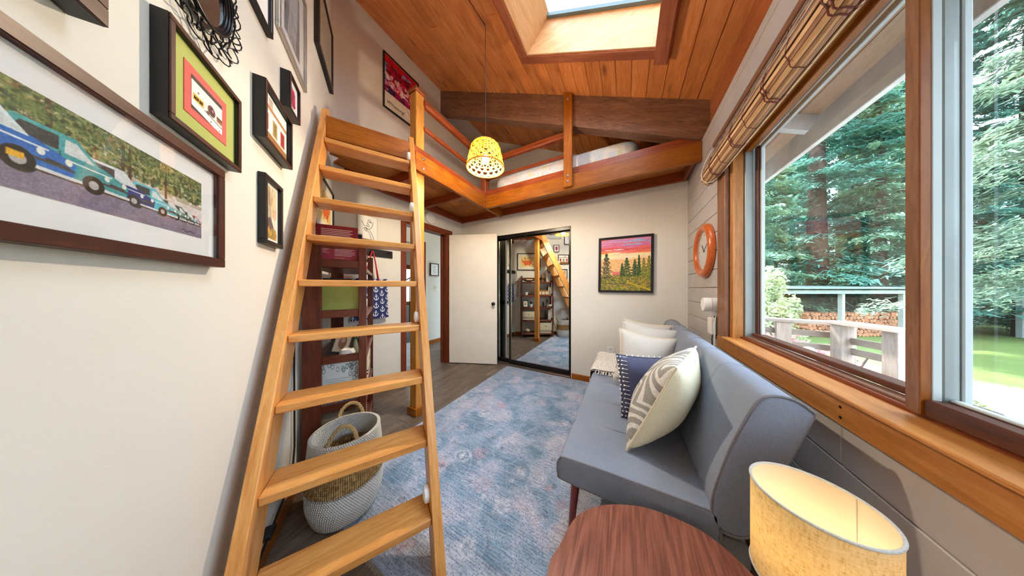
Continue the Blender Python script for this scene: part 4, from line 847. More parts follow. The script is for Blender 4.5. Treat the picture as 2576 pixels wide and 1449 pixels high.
for i, tx in enumerate(('TOKYO', 'SAN FRANCISCO PARIS', 'PARIS')):
    text_part('lettering', tx, .05, RED, t2, frame(Vector((.0, .432 - .055 * i, .084)), Vector((1, 0, 0)), Vector((0, 1, 0)), Vector((0, 0, 1))), align='CENTER', extrude=.0008, sx=.62 if i == 1 else .9)
# ================================================================== RUG
k = NT('vintage_rug'); tc = k.n('TexCoord'); ob = tc.outputs['Object']
wv_ = k.n('TexNoise'); wv_.inputs['Scale'].default_value = 11; wv_.inputs['Detail'].default_value = 5; wv_.inputs['Roughness'].default_value = .65; k.l(ob, wv_.inputs['Vector'])
wp = k.n('VectorMath', operation='MULTIPLY_ADD'); k.l(wv_.outputs['Color'], wp.inputs[0]); wp.inputs[1].default_value = (.085, .085, 0); k.l(ob, wp.inputs[2]); wpv = wp.outputs[0]
base = k.ramp(k.noise(wpv, 4.2, 4, .6), [(.36, (96, 134, 166)), (.47, (134, 164, 194)), (.56, (168, 180, 208)), (.66, (198, 196, 214))])
def vor(scale, feat='F1', vec=None):
    x = k.n('TexVoronoi'); x.feature = feat; x.inputs['Scale'].default_value = scale; k.l(vec or wpv, x.inputs['Vector']); return x
v1 = vor(5.2); fl1 = k.ramp(v1.outputs['Distance'], [(.0, (255, 255, 255)), (.13, (235, 235, 235)), (.17, (40, 40, 40)), (.22, (225, 225, 225)), (.30, (150, 150, 150)), (.36, (0, 0, 0))])
sel = k.n('SeparateColor'); k.l(v1.outputs['Color'], sel.inputs[0])
fcol = k.ramp(sel.outputs[0], [(.0, (220, 222, 234)), (.28, (206, 182, 196)), (.42, (208, 160, 170)), (.60, (196, 138, 142)), (.72, (184, 134, 124)), (.85, (212, 206, 220))], 'CONSTANT')
petal = k.noise(wpv, 42, 2, 1.0); pm = k.ramp(petal, [(.34, (60, 60, 60)), (.48, (255, 255, 255))])
c = k.mix(k.math('MULTIPLY', k.math('MULTIPLY', fl1, pm), 1.0), base, fcol)
v2 = vor(11); vn = k.ramp(v2.outputs['Distance'], [(.06, (255, 255, 255)), (.09, (60, 60, 60)), (.13, (255, 255, 255)), (.24, (0, 0, 0))]); s2 = k.n('SeparateColor'); k.l(v2.outputs['Color'], s2.inputs[0])
c = k.mix(k.math('MULTIPLY', k.math('MULTIPLY', vn, k.math('GREATER_THAN', s2.outputs[1], .35)), .85), c, k.ramp(s2.outputs[0], [(0, (84, 104, 128)), (.4, (212, 216, 226)), (.7, (196, 150, 152)), (.85, (90, 108, 124))], 'CONSTANT'))
ve = vor(5.0, 'DISTANCE_TO_EDGE'); c = k.mix(k.math('MULTIPLY', k.ramp(ve.outputs['Distance'], [(.012, (255, 255, 255)), (.03, (0, 0, 0))]), .25), c, (206, 212, 224))
# border: lines at fixed distances from the edge
sx = k.n('SeparateXYZ'); k.l(ob, sx.inputs[0])
dx = k.math('SUBTRACT', .80, k.math('ABSOLUTE', sx.outputs[0])); dy = k.math('SUBTRACT', 1.145, k.math('ABSOLUTE', sx.outputs[1])); de = k.math('MINIMUM', dx, dy)
bd = k.ramp(de, [(.0, (60, 60, 60)), (.02, (0, 0, 0)), (.235, (0, 0, 0)), (.24, (200, 200, 200)), (.25, (0, 0, 0)), (.262, (140, 140, 140)), (.27, (0, 0, 0))]); c = k.mix(bd, c, (78, 90, 110))
zone = k.ramp(de, [(.23, (255, 255, 255)), (.25, (0, 0, 0))]); c = k.mix(k.math('MULTIPLY', zone, .35), c, (176, 176, 190))
# worn weft streaks across the rug
mpx = k.n('Mapping'); mpx.inputs['Scale'].default_value = (5, 160, 1); k.l(ob, mpx.inputs[0]); st = k.noise(mpx.outputs[0], 1.0, 4, .3, .7); c = k.mix(k.math('MULTIPLY', k.ramp(st, [(.42, (0, 0, 0)), (.62, (255, 255, 255))]), .40), c, (212, 216, 228))
c = k.mix(k.math('MULTIPLY', k.ramp(k.noise(mpx.outputs[0], 2.1, 4, .5, .8), [(.44, (255, 255, 255)), (.54, (0, 0, 0))]), .5), c, (70, 80, 100))
mott = k.noise(ob, 120, 3); c = k.mix(k.math('MULTIPLY', k.ramp(mott, [(.38, (255, 255, 255)), (.47, (0, 0, 0))]), .5), c, (62, 80, 108))
k.base(c, .92, 0, .12); k.bump(k.math('ADD', st, mott), .25, .003)
RX0, RX1, RY0, RY1 = -1.60, 0.0, .515, 2.80; rcx, rcy = (RX0 + RX1) / 2, (RY0 + RY1) / 2
rg = root('rug', 'faded blue grey vintage rug with pink flowers on the floor', 'rug', Vector((rcx, rcy, .0005)))
def rugf(u, v):
    x, y = RX0 + (RX1 - RX0) * u, RY0 + (RY1 - RY0) * v; return (x, y, .0075 + .0012 * math.sin(x * 7 + y * 3) * math.sin(math.pi * u) * math.sin(math.pi * v))
mb = MB().grid(rugf, 24, 34); nb = len(mb.v)
mb.add([(RX0, RY0, .0006), (RX1, RY0, .0006), (RX1, RY1, .0006), (RX0, RY1, .0006), (RX0, RY0, .0072), (RX1, RY0, .0072), (RX1, RY1, .0072), (RX0, RY1, .0072)], [(0, 1, 5, 4), (1, 2, 6, 5), (2, 3, 7, 6), (3, 0, 4, 7)])
mb.build('pile', k.m, rg, smooth=True)
mb = MB()
for i in range(230):
    x = RX0 + (RX1 - RX0) * (i + .5) / 230
    for y, sg in ((RY0, -1), (RY1, 1)):
        L = (.012 + .006 * random.random()) * sg; xo = random.uniform(-.003, .003); mb.add([(x - .0018, y, .005), (x + .0018, y, .005), (x + .0015 + xo, y + L, .0012), (x - .0015 + xo, y + L, .0012)], [(0, 1, 2, 3)])
fr_ = mb.build('fringe', plain('rug_fringe', (176, 166, 152), .9), rg); fr_['kind'] = 'stuff'
# ================================================================== SOFA
def fabric(name, c, var=.1, sc=260, bump=.25):
    if name in MATS: return MATS[name]
    k = NT(name); v = k.coords(rnd=False); tcx = k.n('Mapping'); tcx.inputs['Scale'].default_value = (1, 1, 1); f = k.noise(v, sc, 3, 0, .7); g = k.noise(v, 5, 3)
    lo = tuple(x * (1 - var * 2) for x in c); hi = tuple(min(255, x * (1 + var * 1.3)) for x in c)
    k.base(k.mix(k.math('MULTIPLY', g, .12), k.ramp(f, [(.32, lo), (.5, c), (.68, hi)]), (255, 255, 255)), .92, 0, .15); k.b.inputs['Sheen Weight'].default_value = .15; k.bump(f, bump, .002); MATS[name] = k.m; return k.m
GREYF = fabric('sofa_grey_linen', (112, 121, 140), .1, 620); PIPE = fabric('sofa_piping', (98, 97, 104))
SY0, SY1 = .93, 2.66
so = root('sofa', 'grey armless sofa bed with channel stitching under the window', 'sofa', Vector((.1, (SY0 + SY1) / 2, 0)))
def dense(poly, n):                                 # resample a closed outline with Catmull-Rom
    P = [Vector((x, z, 0)) for x, z in poly]; out = []
    for i in range(len(P)):
        p0, p1, p2, p3 = P[i - 1], P[i], P[(i + 1) % len(P)], P[(i + 2) % len(P)]
        for t in np.linspace(0, 1, n, endpoint=False): out.append(.5 * ((2 * p1) + (-p0 + p2) * t + (2 * p0 - 5 * p1 + 4 * p2 - p3) * t * t + (-p0 + 3 * p1 - 3 * p2 + p3) * t ** 3))
    return [(p.x, p.y) for p in out]
SEAT = dense([(-.245, .345), (-.270, .362), (-.274, .405), (-.262, .434), (-.235, .446), (-.05, .452), (.2, .455), (.262, .452), (.272, .43), (.272, .37), (.26, .347), (.0, .343)], 4)
BACK = dense([(.252, .44), (.256, .52), (.292, .668), (.328, .776), (.358, .849), (.388, .873), (.428, .873), (.463, .85), (.466, .826), (.426, .70), (.385, .56), (.345, .43), (.30, .40), (.262, .41)], 4)
def loft_y(name, prof, y0, y1, seams, mat, parent, groove, sel, cap=.012):
    cx, cz = sum(p[0] for p in prof) / len(prof), sum(p[1] for p in prof) / len(prof)
    st = [(y0, .94), (y0 + .004, .975), (y0 + cap, 1.0)]
    y = y0 + .03
    stops = sorted(set([y0 + .05 + (y1 - y0 - .1) * i / 40 for i in range(41)] + [s + d for s in seams for d in (-.022, -.012, -.005, 0, .005, .012, .022)]))
    st += [(q, 1.0) for q in stops if y0 + .02 < q < y1 - .02] + [(y1 - cap, 1.0), (y1 - .004, .975), (y1, .94)]
    mb = MB(); vs_ = []; n = len(prof)
    for q, sc in st:
        d = sum(math.exp(-((q - s) / .007) ** 2) for s in seams) * groove; puff = 0
        for (x, z) in prof:
            wx = sel(x, z); xx, zz = cx + (x - cx) * (1 - (1 - sc) * .5), cz + (z - cz) * (1 - (1 - sc) * .9); L = math.hypot(x - cx, z - cz) or 1
            vs_.append((xx - (x - cx) / L * d * wx, q, zz - (z - cz) / L * d * wx))
    m_ = len(st); fs = [(i * n + j, i * n + (j + 1) % n, (i + 1) * n + (j + 1) % n, (i + 1) * n + j) for i in range(m_ - 1) for j in range(n)] + [tuple(range(n))[::-1], tuple(range((m_ - 1) * n, m_ * n))]
    return mb.add(vs_, fs).build(name, mat, parent, smooth=True, angle=50)
seams = [1.232, 1.512, 1.79, 2.07, 2.35]
loft_y('seat', SEAT, SY0, SY1, seams, GREYF, so, .006, lambda x, z: 1.0 if z > .40 else .1)
loft_y('backrest', BACK, SY0, SY1, [1.25, 1.52, 1.79, 2.07, 2.35], GREYF, so, .006, lambda x, z: 1.0 if (x < .43 and z > .45) else .1)
for yy in seams:                                    # stitched channels
    MB().tube([(x, yy, z - .0035) for x, z in SEAT if z > .395 and x < .25][::1], .0016, 5).build('seat_seam', PIPE, so)
    MB().tube([(x + .0035, yy, z - .001) for x, z in BACK[2:30] if z > .47], .0016, 5).build('back_seam', PIPE, so)
for prof in (SEAT, BACK):
    for yy in (SY0 + .005, SY1 - .005): MB().tube([(x, yy, z) for x, z in prof], .0042, 8, closed=True).build('piping', PIPE, so, smooth=True)
MB().cbox(.02, .36, SY0 + .03, SY1 - .03, .255, .35, .02).build('base_frame', fabric('sofa_base', (108, 108, 112), .1, 620), so, smooth=True)
LEGM = wood('sofa_leg', (92, 26, 18), (122, 38, 26), (140, 50, 34), 'Z', .3, coat=.4)
for lx, ly in ((-.205, 1.02), (-.205, SY1 - .12), (.3, 1.02), (.3, SY1 - .12)):
    MB().tube([(lx, ly, .35), (lx - (.03 if lx < 0 else -.03), ly + .0, .0085 if lx < 0 else .0005)], [.022, .013], 16).build('leg', LEGM, so, smooth=True)
# ================================================================== CUSHIONS
def cushion(name, label, c, wdir, up, size, thick, front, back, pipe=None, seed=0, h=None, pinch=.08, group=None):
    """c centre, wdir width direction, up height direction; the front faces wdir x up"""
    w_ = Vector(wdir).normalized(); u_ = (Vector(up) - w_ * Vector(up).dot(w_)).normalized(); n_ = w_.cross(u_); m = frame(Vector(c), w_, u_, n_)
    o = root(name, label, 'cushion', m, group=group); hs = size / 2; hh = (h or size) / 2; g = np.random.default_rng(seed); ph = g.uniform(0, 6, 4)
    def surf(sg):
        def f(u, v):
            a, b = 2 * u - 1, 2 * v - 1; x = hs * a * (1 - pinch * (1 - b * b)); y = hh * b * (1 - pinch * (1 - a * a))
            t = ((1 - a ** 4) * (1 - b ** 4)); z = thick * (max(t, 0) ** .5) * (.62 + .38 * (1 - a * a) * (1 - b * b)) + .004 * math.sin(5 * a + ph[0]) * math.sin(4 * b + ph[1]) * t
            return (x, y, sg * z)
        return f
    if isinstance(front, Art): front.mesh('front_cover', 0, 1, 0, 1, 0, o, fn=surf(1))
    else: MB().grid(surf(1), 30, 30).build('front_cover', front, o, smooth=True, local=True, angle=80)
    MB().grid(surf(-1), 30, 30).build('back_cover', back, o, smooth=True, local=True, angle=80)
    P = []
    for t in np.linspace(-1, 1, 14)[:-1]: P.append((hs * t * 1.0, -hh * (1 - pinch * (1 - t * t)), 0))
    for t in np.linspace(-1, 1, 14)[:-1]: P.append((hs * (1 - pinch * (1 - t * t)), hh * t, 0))
    for t in np.linspace(1, -1, 14)[:-1]: P.append((hs * t, hh * (1 - pinch * (1 - t * t)), 0))
    for t in np.linspace(1, -1, 14)[:-1]: P.append((-hs * (1 - pinch * (1 - t * t)), hh * t, 0))
    if pipe: MB().tube(P, .0045, 8, closed=True).build('piping', pipe, o, smooth=True, local=True)
    return o
CREAM = fabric('cushion_cream', (218, 206, 172), .03, 200, .1); OATM = fabric('cushion_oat', (188, 180, 170), .03, 220, .12); NAVY = fabric('cushion_navy', (28, 38, 84), .12, 240, .2)
# grey and white wave pattern
A = Art(220, 220, (214, 212, 206)); dfx = .5 + .0 * A.X
fld = A.Y * 6.5 + .9 * np.abs(((A.X * 2.2 + .25 * np.sin(A.Y * 7)) % 1) * 2 - 1) * 2.0 + .5 * np.sin(A.X * 9); A.put((fld % 1) > .42, (150, 148, 142)); A.noise(2, 12, 3)
cushion('wave_cushion', 'big cushion with grey and white wave front and cream back nearest the lamp', (.165, 1.275, .675), (-.34, -.94, 0), (.43, 0.05, .9), .46, .105, A, CREAM, CREAM, 1)
nv = cushion('navy_cushion', 'navy cushion edged with white beads between grey wave and cream cushions', (.125, 1.47, .622), (.93, .30, 0), (.20, .36, .9), .345, .08, NAVY, NAVY, NAVY, 2)
BEAD = plain('bead_white', (236, 230, 220), .35); mb_b = 0
for i in range(15):
    yb = -.16 + .32 * i / 14
    for q, xb in enumerate((-.176, -.160)):
        z = .080 * max(0, (1 - (xb / .185) ** 4) * (1 - (yb / .185) ** 4)) ** .5 * .7 + .003
        MB().lathe([(.0, -.004), (.004, -.0025), (.005 if 4 < i < 12 else .0035, 0), (.004, .0025), (0, .004)], (xb * .985 + .004 * (i % 2), yb, z), 8).build('bead', BEAD, nv, smooth=True, local=True)
    MB().tube([(-.150, yb, .035), (-.128, yb - .004, .045)], .0014, 5).build('bead_thread', BEAD, nv, local=True)
for i in range(8): MB().lathe([(.0, -.004), (.004, -.0025), (.005, 0), (.004, .0025), (0, .004)], (-.12 + .03 * i, .168, .028), 8).build('bead', BEAD, nv, smooth=True, local=True)
cushion('piped_cream_cushion', 'cream cushion with piped edges in front of the other two cream cushions', (.13, 1.90, .655), (.95, .10, -.14), (.10, .40, .9), .41, .07, OATM, OATM, fabric('cream_piping', (214, 196, 164), .05), 3, pinch=.15)
cushion('plain_cream_cushion', 'plain cream cushion in the middle of the three cream cushions', (.155, 2.06, .69), (.95, .05, -.15), (.12, .35, .9), .42, .065, OATM, OATM, OATM, 4, pinch=.10)
cushion('rear_cream_cushion', 'pale cushion furthest along the sofa behind two cream cushions', (.15, 2.24, .70), (.97, .05, -.10), (.10, .30, .9), .40, .06, OATM, OATM, fabric('cream_piping', (214, 196, 164), .05), 5, pinch=.12)
# ================================================================== folded throw
th = root('knit_throw', 'folded cream knit throw with fringe on the far end of the sofa', 'throw', Vector((-.14, 2.3, .455)))
k = NT('knit'); v = k.coords((90, 40, 60), rnd=False); wn_ = k.noise(v, 1.2, 3); k.base(k.ramp(wn_, [(.35, (196, 190, 182)), (.65, (232, 228, 222))]), .95, 0, .1); k.bump(wn_, .6, .006); KNIT = k.m
def thf(layer):
    def f(u, v):
        y = 2.0 + .60 * v + .01 * math.sin(9 * u); s = -.16 + .44 * u                  # s runs from the hanging edge inward
        if s < -.06: x, z = -.285 - .004 * math.sin(8 * v), .44 + (s + .06) * .9
        elif s < .0: w = (s + .06) / .06; x, z = -.285 + .04 * w, .44 + .02 * math.sin(w * 1.57)
        else: x, z = -.245 + s, .462
        return (x, y, z + layer * .014 + .004 * math.sin(14 * v + 3 * u))
    return f
for L in range(2): MB().grid(thf(L), 24, 26).build('fold', KNIT, th, smooth=True, angle=80)
mb = MB()
for i in range(46):
    y = 2.0 + .6 * (i + .5) / 46; xx = -.289 + random.uniform(-.006, .004); zz = .352; L = random.uniform(.045, .07); mb.tube([(xx, y, zz + .01), (xx - .004 + random.uniform(-.008, .006), y + random.uniform(-.008, .008), zz - L * .5), (xx + random.uniform(-.012, .008), y + random.uniform(-.012, .012), zz - L)], .0032, 5)
fg = mb.build('fringe', KNIT, th, smooth=True); fg['kind'] = 'stuff'
mb = MB()
for i in range(26):
    x = -.235 + .28 * (i + .5) / 26; mb.tube([(x, 2.004, .474), (x + random.uniform(-.01, .01), 1.978, .466), (x + random.uniform(-.014, .014), 1.95, .458)], .003, 5)
fg = mb.build('fringe', KNIT, th, smooth=True); fg['kind'] = 'stuff'
# ================================================================== SIDE TABLE
TZ = .415
outl = [(-.192, .56), (-.178, .635), (-.150, .741), (-.085, .816), (-.007, .863), (.077, .892), (.190, .894), (.252, .870), (.306, .816), (.356, .70), (.366, .56), (.345, .42), (.27, .31), (.13, .265), (-.03, .29), (-.15, .40)]
OUT = dense(outl, 5); tcx_, tcy_ = .09, .6
tb = root('side_table', 'walnut side table with a rounded top beside the sofa', 'table', Vector((tcx_, tcy_, 0)))
k = NT('walnut_veneer'); v = k.coords((7, .9, 1), rnd=False); wp1 = k.noise(v, 1.4, 3, .8); sep = k.n('SeparateXYZ'); tco = k.n('TexCoord'); k.l(tco.outputs['Object'], sep.inputs[0])
strip = k.math('FRACT', k.math('MULTIPLY', k.math('ADD', sep.outputs[0], .5), 11.0)); arch = k.math('ADD', k.math('MULTIPLY', k.math('POWER', k.math('ABSOLUTE', k.math('SUBTRACT', strip, .5)), 2.0), 3.6), k.math('MULTIPLY', sep.outputs[1], 3.2))
rings = k.math('SINE', k.math('MULTIPLY', k.math('ADD', arch, k.math('MULTIPLY', wp1, 1.6)), 9.0)); fine_ = k.noise(k.coords((60, 2, 1), rnd=False), 3, 4, .2, .7)
f = k.math('ADD', k.math('MULTIPLY', k.math('ADD', rings, 1.0), .07), k.math('MULTIPLY', fine_, .82)); k.base(k.ramp(f, [(.28, (92, 50, 40)), (.5, (132, 78, 62)), (.74, (158, 102, 82))]), .32, 0, .5)
MB().prism([(x, y, TZ - .018) for x, y in OUT], (0, 0, .018)).build('table_top', k.m, tb)
MB().tube([(x * .985 + tcx_ * .015, y * .985 + tcy_ * .015, TZ - .022) for x, y in OUT], .006, 8, closed=True).build('edge', wood('walnut_edge', (80, 40, 30), (104, 58, 44), (124, 74, 56), 'X', .35), tb, smooth=True)
for q in range(3):
    w = 2 * math.pi * q / 3 + .5; MB().tube([(tcx_ + .13 * math.cos(w), tcy_ + .13 * math.sin(w), TZ - .02), (tcx_ + .20 * math.cos(w), tcy_ + .20 * math.sin(w), .0095 if tcx_ + .2 * math.cos(w) < .01 else .001)], [.016, .010], 14).build('leg', wood('walnut_edge', (80, 40, 30), (104, 58, 44), (124, 74, 56), 'Z', .35), tb, smooth=True)
# ================================================================== TABLE LAMP
TLX, TLY, TZT, TZB, TR = .328, .651, .784, .600, .085
tl_ = root('table_lamp', 'lit table lamp with a linen drum shade by the window', 'lamp', Vector((TLX, TLY, TZ)))
k = NT('linen_shade'); v = k.coords((1, 1, .25), rnd=False); f = k.noise(v, 260, 3, 0, .7); f2 = k.noise(k.coords((.25, .25, 1), rnd=False), 300, 3, 0, .7); fm = k.math('ADD', k.math('MULTIPLY', f, .5), k.math('MULTIPLY', f2, .5))
col = k.ramp(fm, [(.34, (166, 136, 84)), (.46, (218, 200, 156)), (.6, (232, 220, 182))]); k.base(col, .9, 0, .1); k.bump(fm, .2, .002)
tr2 = k.n('BsdfTranslucent'); k.l(k.mix(.5, col, (255, 226, 160)), tr2.inputs[0]); mx2 = k.n('MixShader'); mx2.inputs[0].default_value = .42; k.l(k.b.outputs[0], mx2.inputs[1]); k.l(tr2.outputs[0], mx2.inputs[2]); k.l(mx2.outputs[0], k.o.inputs['Surface'])
def ringm(r, z): return [(TLX + r * math.cos(w), TLY + r * math.sin(w), z) for w in np.linspace(0, 2 * math.pi, 73)[:-1]]
n = 72; P = ringm(TR, TZB) + ringm(TR, TZT); MB().add(P, [(i, (i + 1) % n, n + (i + 1) % n, n + i) for i in range(n)]).build('shade', k.m, tl_, smooth=True)
P = ringm(TR - .0012, TZB) + ringm(TR - .0012, TZT); lk = NT('shade_lining'); lk.base((226, 220, 206), .8); t3 = lk.n('BsdfTranslucent'); t3.inputs[0].default_value = (*lin((250, 224, 170)), 1); m3 = lk.n('MixShader'); m3.inputs[0].default_value = .5
lk.l(lk.b.outputs[0], m3.inputs[1]); lk.l(t3.outputs[0], m3.inputs[2]); lk.l(m3.outputs[0], lk.o.inputs['Surface'])
MB().add(P, [(i, (i + 1) % n, n + (i + 1) % n, n + i) for i in range(n)]).build('lining', lk.m, tl_, smooth=True)
HEM = fabric('shade_hem', (176, 172, 164), .05, 300, .1)
for z in (TZT, TZB): MB().tube(ringm(TR - .0004, z), .0026, 8, closed=True).build('hem', HEM, tl_, smooth=True)
MB().tube([(TLX + .082 * math.cos(.5), TLY + .082 * math.sin(.5), TZB + .002), (TLX + .082 * math.cos(.5), TLY + .082 * math.sin(.5), TZT - .002)], .0006, 5).build('seam', HEM, tl_)
BRS = plain('lamp_base_brass', (150, 120, 76), .35, .8)
MB().lathe([(.055, TZ + .0005), (.056, TZ + .008), (.02, TZ + .018), (.010, TZ + .03), (.010, .60), (.016, .61), (.016, .65), (.012, .655)], (TLX, TLY, 0), 28).build('base', BRS, tl_, smooth=True)
for w in (0, 2.09, 4.19): MB().tube([(TLX, TLY, .628), (TLX + .084 * math.cos(w), TLY + .084 * math.sin(w), .628)], .0012, 6).build('spider_arm', BRS, tl_)
MB().lathe([(.010, .655), (.014, .662), (.022, .678), (.024, .692), (.020, .706), (.010, .715), (0, .717)], (TLX, TLY, 0), 20).build('bulb', emit('table_bulb', (255, 232, 190), 16.0), tl_, smooth=True)
tld = bpy.data.lights.new('table_lamp_light', 'POINT'); tld.energy = TABLE_W; tld.color = (1, .94, .82); tld.shadow_soft_size = .024
tlo = bpy.data.objects.new('table_lamp_light', tld); COL.objects.link(tlo); tlo.parent = tl_; tlo.location = (0, 0, .69 - TZ)
# ================================================================== WOVEN BLIND rolled up over the window
bl = root('woven_blind', 'rolled up woven wood blind above the window', 'blind', Vector((XR - .05, 1.0, 2.2)))
BY0, BY1 = -.06, 1.985
slat_a = wood('blind_slat_tan', (176, 132, 92), (206, 166, 122), (226, 194, 152), 'Y', .5); slat_b = wood('blind_slat_brown', (124, 82, 60), (158, 114, 88), (182, 142, 114), 'Y', .5); slat_c = wood('blind_slat_grey', (150, 130, 118), (182, 164, 150), (206, 192, 178), 'Y', .5)
board('head_rail', (XR - .018, BY0, 2.205), (XR - .018, BY1, 2.205), .03, .03, BRN, bl, side=(1, 0, 0))
# outline of the gathered stack in the X-Z plane, from the head rail down the front, under and back to the wall
prof = dense([(.552, 2.19), (.540, 2.16), (.520, 2.115), (.500, 2.075), (.482, 2.035), (.474, 1.995), (.480, 1.955), (.500, 1.930), (.525, 1.928), (.545, 1.945), (.553, 1.975), (.556, 2.06)], 3)
ns = len(prof)
for i in range(ns - 6):
    (x0, z0), (x1, z1) = prof[i], prof[i + 1]; L = math.hypot(x1 - x0, z1 - z0); mt = (slat_c if i < 11 else (slat_b if i in (12, 13, 17, 22) else slat_a)); nx, nz = (z1 - z0) / L, -(x1 - x0) / L
    off = .004 * math.sin(i * 2.4); p = [(x0 + nx * off, z0 + nz * off), (x1 - (x1 - x0) * .12 + nx * off, z1 - (z1 - z0) * .12 + nz * off)]; th_ = .003
    ya, yb = BY0 + random.uniform(-.004, .004), BY1 + random.uniform(-.006, .006)
    MB().prism([(p[0][0], ya, p[0][1]), (p[1][0], ya, p[1][1]), (p[1][0] - nx * th_, ya, p[1][1] - nz * th_), (p[0][0] - nx * th_, ya, p[0][1] - nz * th_)], (0, yb - ya, 0)).build('slat', mt, bl)
# inner folds seen at the end and below
for q, sc in enumerate((.80, .6, .4)):
    cx_, cz_ = .517, 2.0; pp = [(cx_ + (x - cx_) * sc, cz_ + (z - cz_) * sc * (.8 if z > cz_ else 1)) for x, z in prof]
    for i in range(0, ns, 3):
        a_, b_ = pp[i], pp[(i + 3) % ns]
        MB().prism([(a_[0], BY0 + .01, a_[1]), (b_[0], BY0 + .01, b_[1]), (b_[0] + .002, BY0 + .01, b_[1] + .002), (a_[0] + .002, BY0 + .01, a_[1] + .002)], (0, BY1 - BY0 - .02, 0)).build('inner_slat', (slat_b, slat_a)[q % 2], bl)
STR = plain('blind_string', (112, 58, 50), .8); WSTR = plain('white_cord', (226, 222, 214), .7)
for y, dbl in ((1.93, 0), (1.80, 1), (1.66, 0), (1.50, 1), (1.36, 0), (1.20, 1), (1.06, 0), (.90, 1), (.74, 0), (.58, 1), (.42, 0), (.26, 1)):
    for dy in ((-.008, .008) if dbl else (0,)):
        MB().tube([(cx + (cx - .517) * .03 - .002, y + dy + .004 * math.sin(j * 1.7), cz + (cz - 2.0) * .01 - (.003 if cz < 1.95 else 0)) for j, (cx, cz) in enumerate(prof[:ns - 7])], .0022 if dbl else .0014, 6).build('string', STR, bl, smooth=True)
P = [(.50, 1.86, 2.12), (.470, 1.88, 2.05), (.455, 1.90, 1.985), (.462, 1.905, 1.945), (.48, 1.89, 1.915), (.50, 1.86, 1.905), (.52, 1.84, 1.915)]
MB().tube(P, .002, 6).build('pull_cord', WSTR, bl, smooth=True)
# ================================================================== BOOKSHELF
SA0, SA1, SB0, SB1 = 1.745, 2.525, BW + .022, -.125
sh = root('bookshelf', 'dark mahogany five tier bookshelf against the picture wall', 'bookshelf', rot_g(T((SA0 + SA1) / 2, (SB0 + SB1) / 2, 0)))
SHZ = [.085, .41, .72, 1.015, 1.34]; PWD, PT = .048, .03
for a in (SA0 + .011, SA1 - .011):
    board('post', T(a, SB0 + .045, 0), T(a, SB0 + .045, 1.50), .022, .09, shelf_wood, sh, side=G); board('post', T(a, SB1 - .022, 0), T(a, SB1 - .022, 1.50), .022, .044, shelf_wood, sh, side=G)
    for z in SHZ: board('end_rail', T(a, SB0 + .09, z + .018), T(a, SB1 - .044, z + .018), .02, .05, shelf_wood, sh, side=G)
    board('end_rail', T(a, SB0 + .09, 1.47), T(a, SB1 - .044, 1.47), .02, .03, shelf_wood, sh, side=G)
for z in SHZ:
    board('shelf', T(SA0 + .022, (SB0 + SB1) / 2, z), T(SA1 - .022, (SB0 + SB1) / 2, z), SB1 - SB0 - .02, .018, shelf_wood, sh, side=N)
    board('front_edge', T(SA0 + .022, SB1 - .012, z - .012), T(SA1 - .022, SB1 - .012, z - .012), .016, .03, shelf_wood, sh, side=N)
board('back_rail', T(SA0 + .022, SB0 + .008, 1.44), T(SA1 - .022, SB0 + .008, 1.44), .014, .05, shelf_wood, sh, side=N)
ST = [z + .0095 for z in SHZ]                       # where things stand
def mg(a, b, z, yaw=0.0): return frame(T(a, b, z), G, UP, N) @ Matrix.Rotation(yaw, 4, 'Y')   # x along the shelf, y up, z to the room
def book(label, a, b, z, w, h, d, cover, yaw=0.0, lean=0.0, art=None, name='book', group=None):
    """cover faces the near end of the shelf (-x); w runs from wall to room, d is the thickness"""
    o = root(name, label, 'book', mg(a, b, z, yaw) @ Matrix.Rotation(lean, 4, 'Z'), group=group)
    MB().cbox(.0022, d - .0022, .003, h - .003, -w / 2 + .002, w / 2 - .003, .0005).build('pages', plain('pages', (226, 220, 206), .9), o, local=True)
    MB().cbox(0, .0022, 0, h, -w / 2, w / 2, .0005).build('cover', cover, o, local=True); MB().cbox(d - .0022, d, 0, h, -w / 2, w / 2, .0005).build('cover', cover, o, local=True); MB().cbox(0, d, 0, h, -w / 2 - .002, -w / 2, .0005).build('spine', cover, o, local=True)
    if art is not None: art.mesh('cover_print', 0, 1, 0, 1, 0, o, fn=lambda u, v: (-.0006, .004 + v * (h - .008), -w / 2 + .004 + u * (w - .008)))
    return o
A = Art(180, 220, (124, 24, 34)); A.rect(0, 1, 0, .62, (168, 60, 76))
for q in range(5): A.rect(.1, .88 - .06 * (q % 2), .90 - q * .042, .916 - q * .042, (226, 214, 206), .85)
for q in range(9): A.rect(.42, .94 - .08 * ((q * 3) % 4 == 0), .50 - q * .033, .513 - q * .033, (232, 214, 214), .85)
for q in range(7): A.rect(.05, .30 - .04 * (q % 3), .50 - q * .033, .511 - q * .033, (232, 214, 214), .8)
A.rect(.42, .8, .58, .60, (214, 150, 80)).rect(.42, .66, .17, .185, (214, 150, 80)).rect(.45, .75, .02, .05, (236, 232, 226))
book('large red hardback with white text on the top shelf end', SA0 + .048, -.285, ST[4], .215, .262, .022, plain('red_cover', (136, 28, 40), .5), art=A, lean=R(2))
book('dark blue book behind the red hardback', SA0 + .078, -.26, ST[4], .20, .21, .03, plain('blue_cover', (34, 40, 66), .5)); book('black book beside the bust', SA0 + .112, -.255, ST[4], .19, .235, .026, plain('black_cover', (30, 28, 30), .5))
book('tall white book on the top shelf beside the bust', SA0 + .142, -.25, ST[4], .18, .25, .018, plain('white_cover', (222, 220, 214), .5))
A = Art(60, 60, (166, 178, 96)); A.noise(8, 4)
book('lime green book on the second highest shelf', SA0 + .052, -.272, ST[3], .20, .20, .02, plain('green_cover', (172, 186, 70), .5), art=A)
